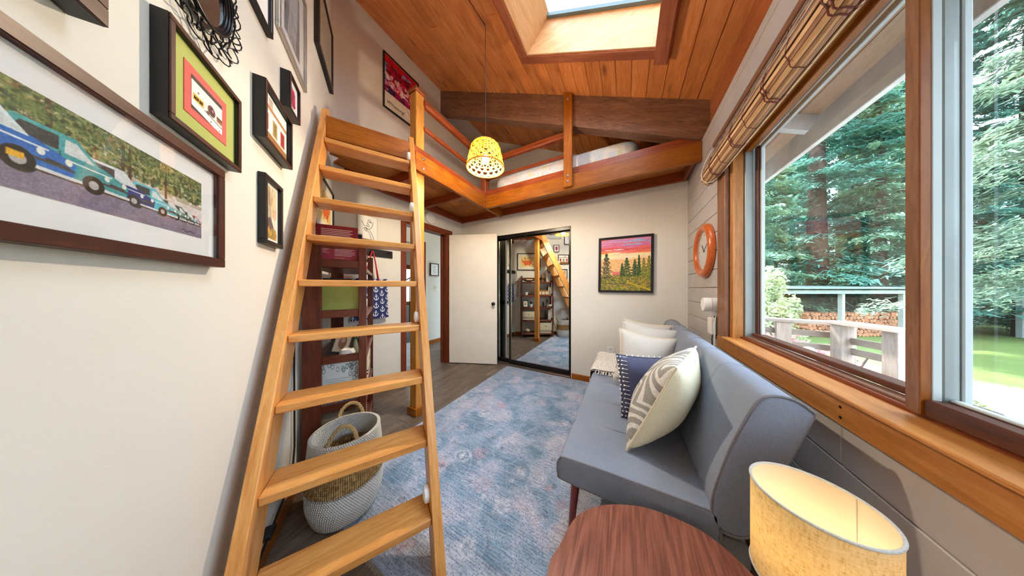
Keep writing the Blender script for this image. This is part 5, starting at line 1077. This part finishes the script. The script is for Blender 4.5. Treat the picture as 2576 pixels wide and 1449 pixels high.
book('dark hardback behind the lime green book', SA0 + .076, -.29, ST[3], .15, .24, .03, plain('dark_cover', (52, 24, 24), .4))
A = Art(130, 100, (222, 232, 232), asp=1.3)
for q in range(9): A.rect(.12, .72 - .05 * ((q * 5) % 3), .62 - q * .05, .632 - q * .05, (140, 150, 156), .8)
for q in range(70): cx_, cy_ = random.choice([(random.uniform(.76, .98), random.random()), (random.random(), random.uniform(.80, .98)), (random.uniform(.0, .8), random.uniform(.0, .14))]); A.ell(cx_, cy_, .045, .06, (70, 84, 92), .9, ring=.22)
book('white lace patterned book on the second lowest shelf', SA0 + .05, -.272, ST[1], .20, .285, .016, plain('lace_cover', (216, 226, 226), .5), art=A)
book('slim cream book beside the lace patterned book', SA0 + .07, -.26, ST[1], .19, .26, .02, plain('cream_cover', (222, 212, 190), .5)); book('slim white book beside the dark bottle', SA0 + .098, -.25, ST[1], .18, .24, .018, plain('white_cover', (222, 220, 214), .5))
# storage boxes
def sbox(label, a0, a1, z, h, tab):
    o = root('storage_box', label, 'box', mg((a0 + a1) / 2, -.265, z), group='cream storage boxes in the bookshelf'); w = a1 - a0; BX = fabric('box_canvas', (214, 196, 160), .06, 180, .2); dk_ = plain('box_stripe', (70, 34, 30), .7)
    MB().cbox(-w / 2, w / 2, 0, h, -.12, .12, .006).build('body', BX, o, local=True)
    for zz in (.035, .062): MB().cbox(-w / 2 - .001, w / 2 + .001, zz, zz + .010, -.121, .121, .0005).build('stripe', dk_, o, local=True)
    MB().lathe([(.012, .1205), (.012, .123), (0, .124)], (0, h * .68, 0), 16).build('eyelet', plain('eyelet', (60, 44, 36), .4), o, smooth=True, local=True)
sbox('cream storage box with two brown stripes on the second lowest shelf', 2.20, 2.495, ST[1], .20, 1); sbox('cream storage box with two brown stripes on the bottom shelf', 1.79, 2.07, ST[0], .25, 1)
# woven knot
kb = root('knot_ball', 'cream rope knot ball on the bottom shelf', 'ornament', mg(2.36, -.22, ST[0] + .055))
KN = plain('rope_cream', (206, 188, 150), .8, bump=.3)
for q in range(5):
    rot = Matrix.Rotation(q * 1.26, 3, 'Y') @ Matrix.Rotation(.9 + q * .5, 3, 'X'); MB().tube([rot @ Vector((.042 * math.cos(w), .042 * math.sin(w), .008 * math.sin(3 * w))) for w in np.linspace(0, 2 * math.pi, 33)[:-1]], .012, 8, closed=True).build('rope_loop', KN, kb, smooth=True, local=True)
# photo frame and potted plant on the middle shelf
A = Art(40, 54, (222, 206, 180)); A.ell(.5, .5, .26, .34, (150, 110, 84)).ell(.5, .62, .13, .13, (206, 170, 140)).noise(3, 10)
pf = root('photo_frame', 'small black photo frame on the middle shelf', 'photo frame', mg(2.42, -.19, ST[2]) @ Matrix.Rotation(R(-10), 4, 'X'))
ring_frame(MB(), -.065, .065, 0, .17, .014, .012).build('frame', BLACK, pf, local=True); MB().box(-.06, .06, .005, .165, .001, .004).build('mat_board', MATBOARD, pf, local=True); A.mesh('photo_print', -.042, .042, .032, .138, .0046, pf); MB().cbox(-.015, .015, .0, .12, -.05, -.046, .001).build('stand', BLACK, pf, local=True)
pp_ = root('potted_plant', 'small green plant in a white pot on the middle shelf', 'plant', mg(2.28, -.2, ST[2]))
MB().lathe([(.026, .0), (.032, .03), (.042, .075), (.045, .08), (.041, .08), (.036, .07), (0, .068)], (0, 0, 0), 22).add([], []).build('pot', WHITE, pp_, smooth=True, local=True)
pp_.children[0].rotation_euler = (R(-90), 0, 0)
LEAF = plain('leaf_green', (44, 92, 52), .4, var=.25)
def leaf(o, base, d, L, w, mat=None, droop=.5, name='leaf'):
    d = Vector(d).normalized(); s_ = d.cross(Vector((0, 1, 0))); s_ = s_.normalized() if s_.length > .01 else Vector((1, 0, 0)); mb = MB(); n_ = 7; vs_ = []
    for i in range(n_):
        t = i / (n_ - 1); p = Vector(base) + d * L * t + Vector((0, -droop * L * t * t, 0)); ww = w * math.sin(math.pi * min(.98, t * .92 + .06)); vs_ += [p - s_ * ww, p + Vector((0, -.15 * w, 0)), p + s_ * ww]
    mb.add(vs_, [q for i in range(n_ - 1) for q in ((3 * i, 3 * i + 1, 3 * i + 4, 3 * i + 3), (3 * i + 1, 3 * i + 2, 3 * i + 5, 3 * i + 4))]); return mb.build(name, mat or LEAF, o, smooth=True, local=True)
for q in range(13):
    w = q * 2.4; leaf(pp_, (0, .07, 0), (math.cos(w), 1.0 + .5 * (q % 3), math.sin(w)), .085 + .03 * (q % 3), .017, droop=.4)
# figures and small things
def lathe_thing(name, label, cat, a, b, z, prof, mat, pname, extra=None):
    o = root(name, label, cat, Matrix.Translation(T(a, b, z))); MB().lathe(prof, (0, 0, 0), 24).build(pname, mat, o, smooth=True, local=True); return o
DKM = plain('dark_bronze', (36, 30, 28), .35, .4); STONE = plain('carved_stone', (118, 88, 56), .7, bump=.3)
bu = root('carved_bust', 'brown carved head ornament on the top shelf', 'ornament', Matrix.Translation(T(1.99, -.22, ST[4])))
MB().lathe([(.038, 0), (.036, .02), (.026, .035), (.026, .05), (.04, .07), (.052, .10), (.052, .13), (.042, .16), (.02, .175), (.018, .19), (.0, .198)], (0, 0, 0), 24, sx=.9).build('head', STONE, bu, smooth=True, local=True)
for sg in (-1, 1): MB().lathe([(0, -.02), (.008, -.015), (.010, 0), (.008, .015), (0, .02)], tuple(G * (sg * .049)) [:2] + (.105,), 10).build('ear', STONE, bu, smooth=True, local=True)
MB().lathe([(0, -.012), (.006, -.008), (.007, .004), (0, .012)], tuple(N * .052)[:2] + (.108,), 10).build('nose', STONE, bu, smooth=True, local=True)
mc = root('model_boat', 'dark model boat with pale deck on the top shelf', 'ornament', mg(2.34, -.22, ST[4])); MB().prism([(-.12, .012, -.02), (.10, .012, -.02), (.13, .05, -.02), (-.15, .04, -.02)], (0, 0, .04)).build('hull', DKM, mc, local=True); MB().cbox(-.10, .06, .042, .07, -.015, .015, .003).build('cabin', plain('cream_paint', (214, 196, 150), .5), mc, local=True); MB().cbox(-.06, .06, 0, .012, -.025, .025, .002).build('stand', shelf_wood('X'), mc, local=True)
wb = root('wooden_box', 'yellow brown wooden box with three white cards', 'box', mg(1.985, -.235, ST[3])); MB().cbox(-.13, .13, 0, .125, -.08, .08, .003).build('body', wood('light_box', (120, 84, 40), (150, 108, 56), (172, 130, 72), 'X', .5), wb, local=True)
for xx in (-.085, 0, .085): MB().cbox(xx - .031, xx + .031, .02, .085, .08, .083, .0005).build('card', plain('card_cream', (232, 224, 204), .7), wb, local=True); MB().cbox(xx - .012, xx + .012, .045, .062, .083, .0836, .0002).build('card_mark', plain('card_ink', (150, 140, 124), .7), wb, local=True)
lathe_thing('white_mug', 'small white candle pot on the second highest shelf', 'candle', 2.40, -.2, ST[3], [(.034, 0), (.036, .004), (.036, .075), (.032, .075), (.031, .06), (0, .06)], WHITE, 'body')
lathe_thing('dark_bottle', 'tall dark bottle on the second lowest shelf', 'bottle', 1.91, -.22, ST[1], [(.026, 0), (.028, .01), (.028, .14), (.012, .18), (.012, .22), (.014, .225), (0, .225)], plain('bottle_dark', (22, 24, 30), .12), 'body')
lathe_thing('small_bottle', 'short dark bottle on the second lowest shelf', 'bottle', 2.03, -.21, ST[1], [(.018, 0), (.02, .006), (.02, .06), (.008, .08), (.009, .10), (0, .10)], plain('bottle_brown', (60, 30, 24), .15), 'body')
lathe_thing('bronze_figure', 'small dark bronze figure on the middle shelf', 'ornament', 1.98, -.21, ST[2], [(.028, 0), (.028, .008), (.012, .015), (.018, .05), (.022, .08), (.012, .10), (.010, .105), (.014, .118), (.011, .135), (0, .142)], DKM, 'figure')
gp2 = root('bud_vase', 'thin bud vase with green sprig on the middle shelf', 'vase', mg(1.87, -.2, ST[2])); MB().tube([(0, .0, 0), (0, .02, 0), (0, .05, 0), (0, .10, 0)], [.022, .024, .018, .009], 16).build('vase', plain('vase_glass', (120, 130, 110), .1), gp2, smooth=True, local=True)
for q in range(7): leaf(gp2, (0, .09 + .012 * q, 0), (math.cos(q * 2.2) * .5, 1, math.sin(q * 2.2) * .5), .05, .007, droop=.2)
lathe_thing('white_jar', 'squat white jar near the middle shelf end', 'jar', 1.80, -.235, ST[2], [(.026, 0), (.040, .012), (.045, .035), (.036, .055), (.028, .058), (.026, .05), (0, .05)], WHITE, 'body')
pf2 = root('tilted_photo_frame', 'small tilted black photo frame at the middle shelf end', 'photo frame', frame(T(1.86, -.29, ST[2] + .012), -N, UP, -G) @ Matrix.Rotation(R(14), 4, 'Z') @ Matrix.Rotation(R(-12), 4, 'X'))
ring_frame(MB(), -.06, .06, 0, .16, .016, .012).build('frame', BLACK, pf2, local=True); A.mesh('photo_print', -.044, .044, .016, .144, .006, pf2); MB().box(-.044, .044, .016, .144, .001, .005).build('backing', MATBOARD, pf2, local=True)
# ================================================================== BASKET
BA, BB, BR = 1.475, -.195, .158
bk = root('laundry_basket', 'tall white woven rope basket with a tan band behind the ladder', 'basket', Matrix.Translation(T(BA, BB, 0)))
k = NT('rope_white'); tcb = k.n('TexCoord'); sz_ = k.n('SeparateXYZ'); k.l(tcb.outputs['Object'], sz_.inputs[0]); zb_ = sz_.outputs[2]; mpb = k.n('Mapping'); k.l(tcb.outputs['Object'], mpb.inputs[0]); gr = k.n('TexGradient'); gr.gradient_type = 'RADIAL'; k.l(mpb.outputs[0], gr.inputs[0])
tw = k.math('SINE', k.math('ADD', k.math('MULTIPLY', gr.outputs['Fac'], 620.0), k.math('MULTIPLY', zb_, 380.0))); k.base(k.ramp(k.math('ADD', k.math('MULTIPLY', tw, .3), .5), [(.2, (176, 176, 172)), (.55, (226, 226, 222))]), .85, 0, .15); k.bump(tw, .5, .003); ROPEW = k.m
k = NT('rope_tan'); tcb = k.n('TexCoord'); gr = k.n('TexGradient'); gr.gradient_type = 'RADIAL'; k.l(tcb.outputs['Object'], gr.inputs[0]); tw = k.math('SINE', k.math('MULTIPLY', gr.outputs['Fac'], 760.0)); nz_ = k.noise(tcb.outputs['Object'], 60, 3)
k.base(k.ramp(k.math('ADD', k.math('MULTIPLY', tw, .2), nz_), [(.25, (110, 84, 50)), (.5, (160, 128, 82)), (.75, (196, 166, 114))]), .85, 0, .15); k.bump(tw, .5, .003); ROPET = k.m
def bas_r(z): return BR * (.86 + .14 * min(1, z / .09) ** .6) + .010 * math.sin(z * 9)
ncoil = 37; zs = [.006 + i * (.415 - .006) / (ncoil - 1) for i in range(ncoil)]
bands = (('lower_coils', ROPEW, zs[:16]), ('middle_coils', ROPET, zs[15:27]), ('upper_coils', ROPEW, zs[26:]))
for nm, mt, zz in bands:
    mb = MB(); prof_o = []
    for z in zz: 
        for w in np.linspace(-1.2, 1.2, 4): prof_o.append((bas_r(z) + .0062 * math.cos(w), z + .0058 * math.sin(w)))
    prof_i = [(r - .0115, z) for r, z in prof_o[::-1]]; mb.lathe(prof_o + prof_i, tuple(T(BA, BB, 0)), 72, close=True); mb.build(nm, mt, bk, smooth=True, angle=70)
MB().lathe([(bas_r(0) - .004, .001), (bas_r(0) - .004, .008), (0, .008)], tuple(T(BA, BB, 0)), 48).build('base_disc', ROPET, bk, smooth=True)
HROPE = plain('rope_handle', (196, 168, 118), .85, var=.2, bump=.6, bscale=160)
for sg, tilt in ((1, .02), (-1, -.055)):             # one on the far side, one on the near side flopping inward
    d0 = G * sg; cpt = T(BA, BB, .395) + d0 * (bas_r(.395) - (.002 if sg > 0 else .012)); side_ = N
    P = [cpt + side_ * (-.06 * math.cos(t)) + UP * (.085 * math.sin(t)) + d0 * (tilt * math.sin(t)) for t in np.linspace(0, math.pi, 22)]
    mbh = MB()
    for ph_ in (0, 2.09, 4.19):
        Q = []
        for i, p in enumerate(P):
            tg = (P[min(i + 1, 21)] - P[max(i - 1, 0)]).normalized(); n1 = tg.cross(d0).normalized(); Q.append(p + (n1 * math.cos(i * 1.3 + ph_) + d0 * math.sin(i * 1.3 + ph_)) * .0055)
        mbh.tube(Q, .0058, 7)
    mbh.build('handle', HROPE, bk, smooth=True)
# cable along the baseboard behind the ladder foot
cb = root('power_cable', 'black power cable trailing down the picture wall behind the ladder', 'cable', Matrix.Translation(T(1.3, BW + .02, 0)))
MB().tube([T(1.66, BW + .012, .95), T(1.665, BW + .012, .6), T(1.66, BW + .014, .3), T(1.60, BW + .02, .16), T(1.42, BW + .018, .12), T(1.30, BW + .02, .10), T(1.18, BW + .022, .085), T(1.0, BW + .022, .082), T(.8, BW + .02, .080)], .0045, 8).build('lead', plain('cable_black', (22, 22, 22), .5), cb, smooth=True)
MB().cbox(-.03, .03, -.018, .018, -.012, .012, .004).build('plug', plain('cable_black', (22, 22, 22), .5), cb, local=True)
cb.children[-1].matrix_basis = wmat(cb).inverted() @ rot_g(T(1.33, BW + .022, .13))
# ================================================================== OUTSIDE
GZ = -1.0
k = NT('lawn'); v = k.coords(rnd=False); n1 = k.noise(v, .7, 4); n2 = k.noise(v, 14, 4, 0, .7); tco = k.n('TexCoord'); sp3 = k.n('SeparateXYZ'); k.l(tco.outputs['Object'], sp3.inputs[0])
grass = k.mix(n2, k.ramp(n1, [(.35, (52, 84, 36)), (.65, (84, 108, 48))]), (104, 112, 70)); grav = k.ramp(n2, [(.3, (76, 76, 76)), (.7, (124, 126, 128))])
dist = k.math('ADD', k.math('ADD', k.math('MULTIPLY', sp3.outputs[0], .62), k.math('MULTIPLY', sp3.outputs[1], .78)), k.math('MULTIPLY', n1, 1.6)); k.base(k.mix(k.ramp(k.math('MULTIPLY', dist, .05), [(.60, (0, 0, 0)), (.64, (255, 255, 255))]), grav, grass), .95, 0, .1); k.bump(n2, .6, .03)
struct_mesh('ground', MB().box(-60, 90, -60, 110, GZ - .3, GZ), k.m, 'lawn and gravel outside the window')
# eave
ev = root('roof_eave', 'timber roof eave with a white fascia outside the window', 'eave', Vector((1.2, 1.0, 2.3)), kind='structure')
SOF = wood('soffit_board', (206, 170, 138), (222, 190, 160), (232, 206, 178), 'Y', .6)
for i in range(5):
    s0 = -.66 + .66 * i / 5 - .02; MB(S).box(s0, s0 + .128, -1.6, 7.4, .002, .02).build('soffit_board', SOF, ev)
WF = plain('white_fascia', (236, 236, 232), .6)
fx = S(-.68, 0).x
MB().cbox(fx - .02, fx + .02, -1.7, 7.5, 2.30, 2.56, .004).build('fascia', WF, ev); MB().cbox(fx + .02, fx + .11, -1.7, 7.5, 2.40, 2.50, .01).build('gutter', WF, ev)
for yy in (-.4, .9, 2.45, 3.9, 5.3): MB(S).box(-.655, -.08, yy, yy + .05, -.11, .0).build('rafter_tail', WF, ev)
# deck railing
DECKW = wood('deck_grey', (150, 132, 118), (176, 158, 144), (194, 178, 166), 'X', .8)
dkw = lambda ax: wood('deck_grey', (150, 132, 118), (176, 158, 144), (194, 178, 166), ax, .8)
def railing(label, p0, p1, ztop, zs_, n_post, name='deck_railing', width=.11):
    p0, p1 = Vector(p0), Vector(p1); o = root(name, label, 'railing', Vector((p0.x, p0.y, GZ))); d = (p1 - p0).normalized(); nrm = Vector((-d.y, d.x, 0))
    board('top_rail', p0 + UP * ztop - d * .05, p1 + UP * ztop + d * .05, .14, .035, dkw, o, side=nrm)
    for z in zs_: board('rail_slat', p0 + UP * z + nrm * .03, p1 + UP * z + nrm * .03, .022, .065, dkw, o, side=nrm)
    for i in range(n_post):
        q = p0 + (p1 - p0) * (i / (n_post - 1)); board('post', q + UP * GZ, q + UP * (ztop - .018), width, width, dkw, o, side=nrm)
    return o
railing('grey deck railing with the pink maple behind it', (1.2, 3.72, 0), (1.98, 3.55, 0), .83, [.70, .56, .42, .28, .12], 3)
railing('pale deck railing nearest the window with thick posts', (1.90, 3.43, 0), (1.985, 3.07, 0), .85, [.68, .58, .40, .28, .14], 2, width=.095)
struct_mesh('deck', MB().box(.72, 2.1, 2.95, 4.2, -.14, -.08), DECKW, 'grey wooden deck outside the window')
stn = root('stone_ornament', 'pale lumpy stone ornament by the deck railing', 'ornament', Vector((1.62, 3.42, -.08)))
for (x, y, z, r) in ((1.62, 3.42, .05, .16), (1.62, 3.42, .28, .14), (1.60, 3.40, .46, .11), (1.67, 3.4, .53, .06), (1.56, 3.41, .53, .05)):
    MB().lathe([(0, -r), (r * .6, -r * .8), (r, -r * .1), (r * .9, r * .4), (r * .5, r * .85), (0, r)], (x, y, z), 14).build('lump', plain('pale_stone', (206, 212, 210), .9, bump=.5, bscale=20), stn, smooth=True)
# wood shed with stacked logs
s0v, s1v = Vector((5.6, 13.6, GZ)), Vector((15.2, 19.2, GZ)); sd_ = (s1v - s0v).normalized(); sn = Vector((sd_.y, -sd_.x, 0)); SL = (s1v - s0v).length
shd = root('wood_shed', 'long open wood shed with a pale metal roof at the edge of the trees', 'shed', s0v)
METR = plain('shed_roof_metal', (130, 150, 152), .35, .5); POSTW = plain('shed_post', (150, 158, 154), .8); DKB = plain('shed_boards', (62, 60, 54), .9)
def shp(t, off, z): return s0v + sd_ * t + sn * off + UP * z
MB().prism([shp(-.3, .5, 2.16), shp(SL + .3, .5, 2.16), shp(SL + .3, -2.2, 2.27), shp(-.3, -2.2, 2.27)], (0, 0, .06)).build('roof', METR, shd)
board('eave_beam', shp(-.2, .35, 2.03), shp(SL + .2, .35, 2.03), .08, .16, lambda ax: POSTW, shd, side=sn)
for i in range(5): board('post', shp(SL * i / 4, .3, 0), shp(SL * i / 4, .3, 1.96), .13, .13, lambda ax: POSTW, shd, side=sn)
MB().prism([shp(-.2, -2.0, 0), shp(SL + .2, -2.0, 0), shp(SL + .2, -2.0, 2.2), shp(-.2, -2.0, 2.2)], -sn * .05).build('back_wall', DKB, shd)
LOGC = plain('log_end', (150, 100, 72), .9, var=.25, bump=.3); me_log = None; rl = random.Random(3)
for i in range(40):
    for j in range(7):
        r = .085 + rl.uniform(-.015, .015); t = 1.9 + i * .175 + (.085 if j % 2 else 0) + rl.uniform(-.03, .03); z = .09 + j * .152 + rl.uniform(-.02, .02)
        if me_log is None:
            lo_ = MB().lathe([(.088, -.25), (.088, .25)], (0, 0, 0), 8, axis='X').build('firewood_log', LOGC); me_log = lo_.data
        else: lo_ = bpy.data.objects.new('firewood_log', me_log); COL.objects.link(lo_)
        lo_.matrix_basis = frame(shp(t, -.35, z), sn, UP.copy(), sn.cross(UP)) @ Matrix.Rotation(rl.uniform(0, 3), 4, 'X') @ Matrix.Diagonal((1, r / .088, r / .088, 1))
        tagp(lo_, 'split firewood log in the stack under the shed roof', 'log', 'firewood stacked in the shed')
# trees
BARK = plain('bark', (74, 58, 50), .95, var=.25, bump=.6, bscale=12)
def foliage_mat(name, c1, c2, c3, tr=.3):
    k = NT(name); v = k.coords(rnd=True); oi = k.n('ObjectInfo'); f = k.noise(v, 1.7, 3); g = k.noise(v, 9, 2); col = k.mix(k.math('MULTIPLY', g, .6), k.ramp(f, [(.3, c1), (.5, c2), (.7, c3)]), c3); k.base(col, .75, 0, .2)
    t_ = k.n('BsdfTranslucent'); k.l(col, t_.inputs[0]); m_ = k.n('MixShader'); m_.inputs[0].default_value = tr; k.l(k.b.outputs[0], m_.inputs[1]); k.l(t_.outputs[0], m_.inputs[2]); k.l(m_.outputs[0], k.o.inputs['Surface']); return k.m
F_CON = foliage_mat('conifer_green', (38, 86, 78), (66, 124, 112), (112, 160, 140)); F_LIGHTER = foliage_mat('lighter_green', (60, 112, 100), (98, 148, 126), (164, 188, 150)); F_PINK = foliage_mat('maple_pink', (170, 60, 74), (206, 96, 106), (226, 140, 140)); F_PALE2 = foliage_mat('pale_conifer', (60, 96, 84), (98, 132, 114), (150, 172, 146)); F_PALE = foliage_mat('pale_shrub', (110, 136, 96), (158, 176, 130), (204, 206, 170))  # the second conifer green is a lighter tone
def quads_mesh(name, cen, du, dv, mat):
    n = len(cen); V = np.empty((n * 4, 3)); V[0::4] = cen - du - dv; V[1::4] = cen + du - dv; V[2::4] = cen + du * .35 + dv; V[3::4] = cen - du * .35 + dv
    me = bpy.data.meshes.new(name); me.vertices.add(n * 4); me.vertices.foreach_set('co', V.ravel().astype(np.float32)); me.loops.add(n * 4); me.polygons.add(n)
    me.loops.foreach_set('vertex_index', np.arange(n * 4, dtype=np.int32)); me.polygons.foreach_set('loop_start', np.arange(0, n * 4, 4, dtype=np.int32)); me.update(calc_edges=True); me.materials.append(mat); return me
def conifer_mesh(seed, H, mat, R0=2.6, nb=120, per=220, z_lo=.05, size=.115):
    g = np.random.default_rng(seed); C_, U_, V_ = [], [], []
    for b in range(nb):
        t = z_lo + (1 - z_lo) * (b / nb) ** .9; z0 = H * t; L = R0 * (1 - t) ** .75 * g.uniform(.75, 1.15) + .25; w = g.uniform(0, 2 * math.pi); dr_ = np.array([math.cos(w), math.sin(w), 0]); sd2 = np.array([-dr_[1], dr_[0], 0])
        s = g.random(per) ** .7; lat = g.normal(0, .24, per) * (1.1 - s * .6) * L * .5; drop = -.30 * L * s ** 1.5 + .08 * L * s
        C_.append(np.outer(s * L, dr_) + np.outer(lat, sd2) + np.stack([np.zeros(per), np.zeros(per), z0 + drop + g.normal(0, .07, per) - np.abs(lat) * .25], -1))
        ang = g.normal(0, .9, per); axis = np.cos(ang)[:, None] * dr_ + np.sin(ang)[:, None] * sd2; axis[:, 2] = -.35 + g.normal(0, .25, per); sz = g.uniform(.6, 1.3, per)[:, None] * size
        q = np.stack([-axis[:, 1], axis[:, 0], g.normal(0, .4, per)], -1); V_.append(axis * sz); U_.append(q * sz * .30)
    return quads_mesh('foliage', np.concatenate(C_), np.concatenate(U_), np.concatenate(V_), mat)
def blob_mesh(seed, n, rad, size, mat):
    g = np.random.default_rng(seed); k_ = 26; cc = g.normal(0, .42, (k_, 3)) * rad; idx = g.integers(0, k_, n); d = g.normal(0, 1, (n, 3)); d /= np.linalg.norm(d, axis=1)[:, None]
    P = cc[idx] + d * (g.random(n)[:, None] ** .4) * np.array(rad) * .34; P[:, 2] += rad[2]; u = g.normal(0, 1, (n, 3)); u /= np.linalg.norm(u, axis=1)[:, None]; w = np.cross(u, g.normal(0, 1, (n, 3))); w /= np.linalg.norm(w, axis=1)[:, None]; sz = g.uniform(.6, 1.3, n)[:, None] * size
    return quads_mesh('foliage', P, u * sz * .55, w * sz, mat)
CON = [conifer_mesh(1, 16, F_CON, 3.0), conifer_mesh(2, 19, F_CON, 3.4), conifer_mesh(3, 15, F_LIGHTER, 3.0), conifer_mesh(4, 12, F_PALE2, 2.2, z_lo=.18, size=.045, nb=130, per=700)]
def tree(name, label, x, y, fm, H, tr_r, rot, group=None, sc=1.0):
    o = root(name, label, 'tree', Matrix.Translation((x, y, GZ)) @ Matrix.Rotation(rot, 4, 'Z') @ Matrix.Scale(sc, 4), group=group)
    f_ = bpy.data.objects.new('foliage', fm); COL.objects.link(f_); f_.parent = o; f_['kind'] = 'stuff'
    MB().tube([(0, 0, 0), (.04, .03, H * .3), (-.03, .02, H * .65), (0, 0, H * .97)], [tr_r, tr_r * .8, tr_r * .5, .03], 12).build('trunk', BARK, o, smooth=True, local=True); return o
def polar(ang, dist): return dist * math.sin(R(ang)), dist * math.cos(R(ang))        # angle from the y axis towards x
TG = 'forest conifers beyond the shed'
spots = [(22.5, 26, 0, 16, .34), (27, 22, 1, 19, .42), (31.8, 22.5, 2, 15, .26), (30, 28, 1, 19, .4), (35.5, 24, 0, 16, .36), (20.5, 19, 2, 15, .26), (33, 33, 1, 19, .4), (39.5, 25, 1, 19, .42), (25, 33, 0, 16, .34), (43.0, 29, 0, 16, .36), (17, 26, 1, 19, .38), (46, 27, 1, 19, .4), (29, 40, 1, 19, .4), (37.5, 38, 0, 16, .4), (22, 42, 1, 19, .4), (44, 40, 1, 19, .4), (34, 46, 0, 16, .4), (26, 50, 1, 19, .4), (40, 50, 1, 19, .4)]
for i, (ang, dist_, kd, H, tr_r) in enumerate(spots):
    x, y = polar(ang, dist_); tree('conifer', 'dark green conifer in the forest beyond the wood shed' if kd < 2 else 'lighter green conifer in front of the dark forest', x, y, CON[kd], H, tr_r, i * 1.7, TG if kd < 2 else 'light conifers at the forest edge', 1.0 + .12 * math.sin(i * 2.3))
x, y = polar(46.5, 8.4); tree('conifer', 'pale green conifer with long boughs close to the sliding pane', x, y, CON[3], 12, .2, .6)
def shrub(name, label, x, y, mesh, z=GZ, sc=1.0):
    o = root(name, label, 'shrub', Matrix.Translation((x, y, z)) @ Matrix.Scale(sc, 4)); f_ = bpy.data.objects.new('foliage', mesh); COL.objects.link(f_); f_.parent = o; f_['kind'] = 'stuff'
    for q in range(4): MB().tube([(0, 0, 0), (.1 * math.cos(q * 1.6), .1 * math.sin(q * 1.6), .4), (.35 * math.cos(q * 1.6), .35 * math.sin(q * 1.6), 1.0)], [.03, .025, .012], 8).build('stem', BARK, o, smooth=True, local=True)
x, y = polar(21.5, 6.0); shrub('maple_shrub', 'pink leaved maple shrub behind the deck railing', x, y, blob_mesh(11, 6500, (.72, .7, .78), .034, F_PINK))
x, y = polar(21.0, 8.2); shrub('pale_shrub', 'tall pale green shrub left of the shed', x, y, blob_mesh(12, 7500, (.75, .75, 1.15), .045, F_PALE), sc=1.05)
x, y = polar(28.5, 7.0); shrub('low_shrub', 'low green shrub between railing and firewood', x, y, blob_mesh(13, 4500, (.8, .6, .42), .032, F_PALE))
x, y = polar(45.5, 13.5); shrub('round_shrub', 'dark green shrub beside the shed end', x, y, blob_mesh(14, 1800, (1.1, .8, .6), .09, F_CON))

# ================================================================== sub-parts: hang small pieces on the part they belong to
def sub(child, par):
    m = par.matrix_basis.inverted() @ child.matrix_basis; child.parent = par; child.matrix_basis = m
def stem_(o): return o.name.split('.')[0]
def kids(o, nm): return [c for c in o.children if stem_(c) == nm]
for o in list(COL.objects):
    if o.parent: continue
    n_ = stem_(o)
    for pn, cn in (('mat_board', 'print'), ('mat_board', 'inner_mat'), ('front_cover', 'piping'), ('front_cover', 'bead'), ('front_cover', 'bead_thread'), ('shade', 'lining'), ('shade', 'hem'), ('shade', 'seam'),
                   ('woven_shade', 'bottom_ring'), ('woven_shade', 'top_weave'), ('dial', 'hour_mark'), ('dial', 'hand'), ('dial', 'hub'), ('front_panel', 'lettering'), ('print', 'plate_lettering'), ('body', 'eyelet'), ('body', 'card'), ('body', 'stripe'), ('pile', 'fringe'), ('leaf', 'knob')):
        P_, C_ = kids(o, pn), kids(o, cn)
        if len(P_) == 1:
            for c in C_: sub(c, P_[0])
    if n_ == 'sofa':
        st_, bk_ = kids(o, 'seat')[0], kids(o, 'backrest')[0]
        for i, c in enumerate(kids(o, 'piping')): sub(c, st_ if i < 2 else bk_)
    if n_ == 'book':
        cv = kids(o, 'cover')
        for c in kids(o, 'cover_print'): sub(c, cv[0])
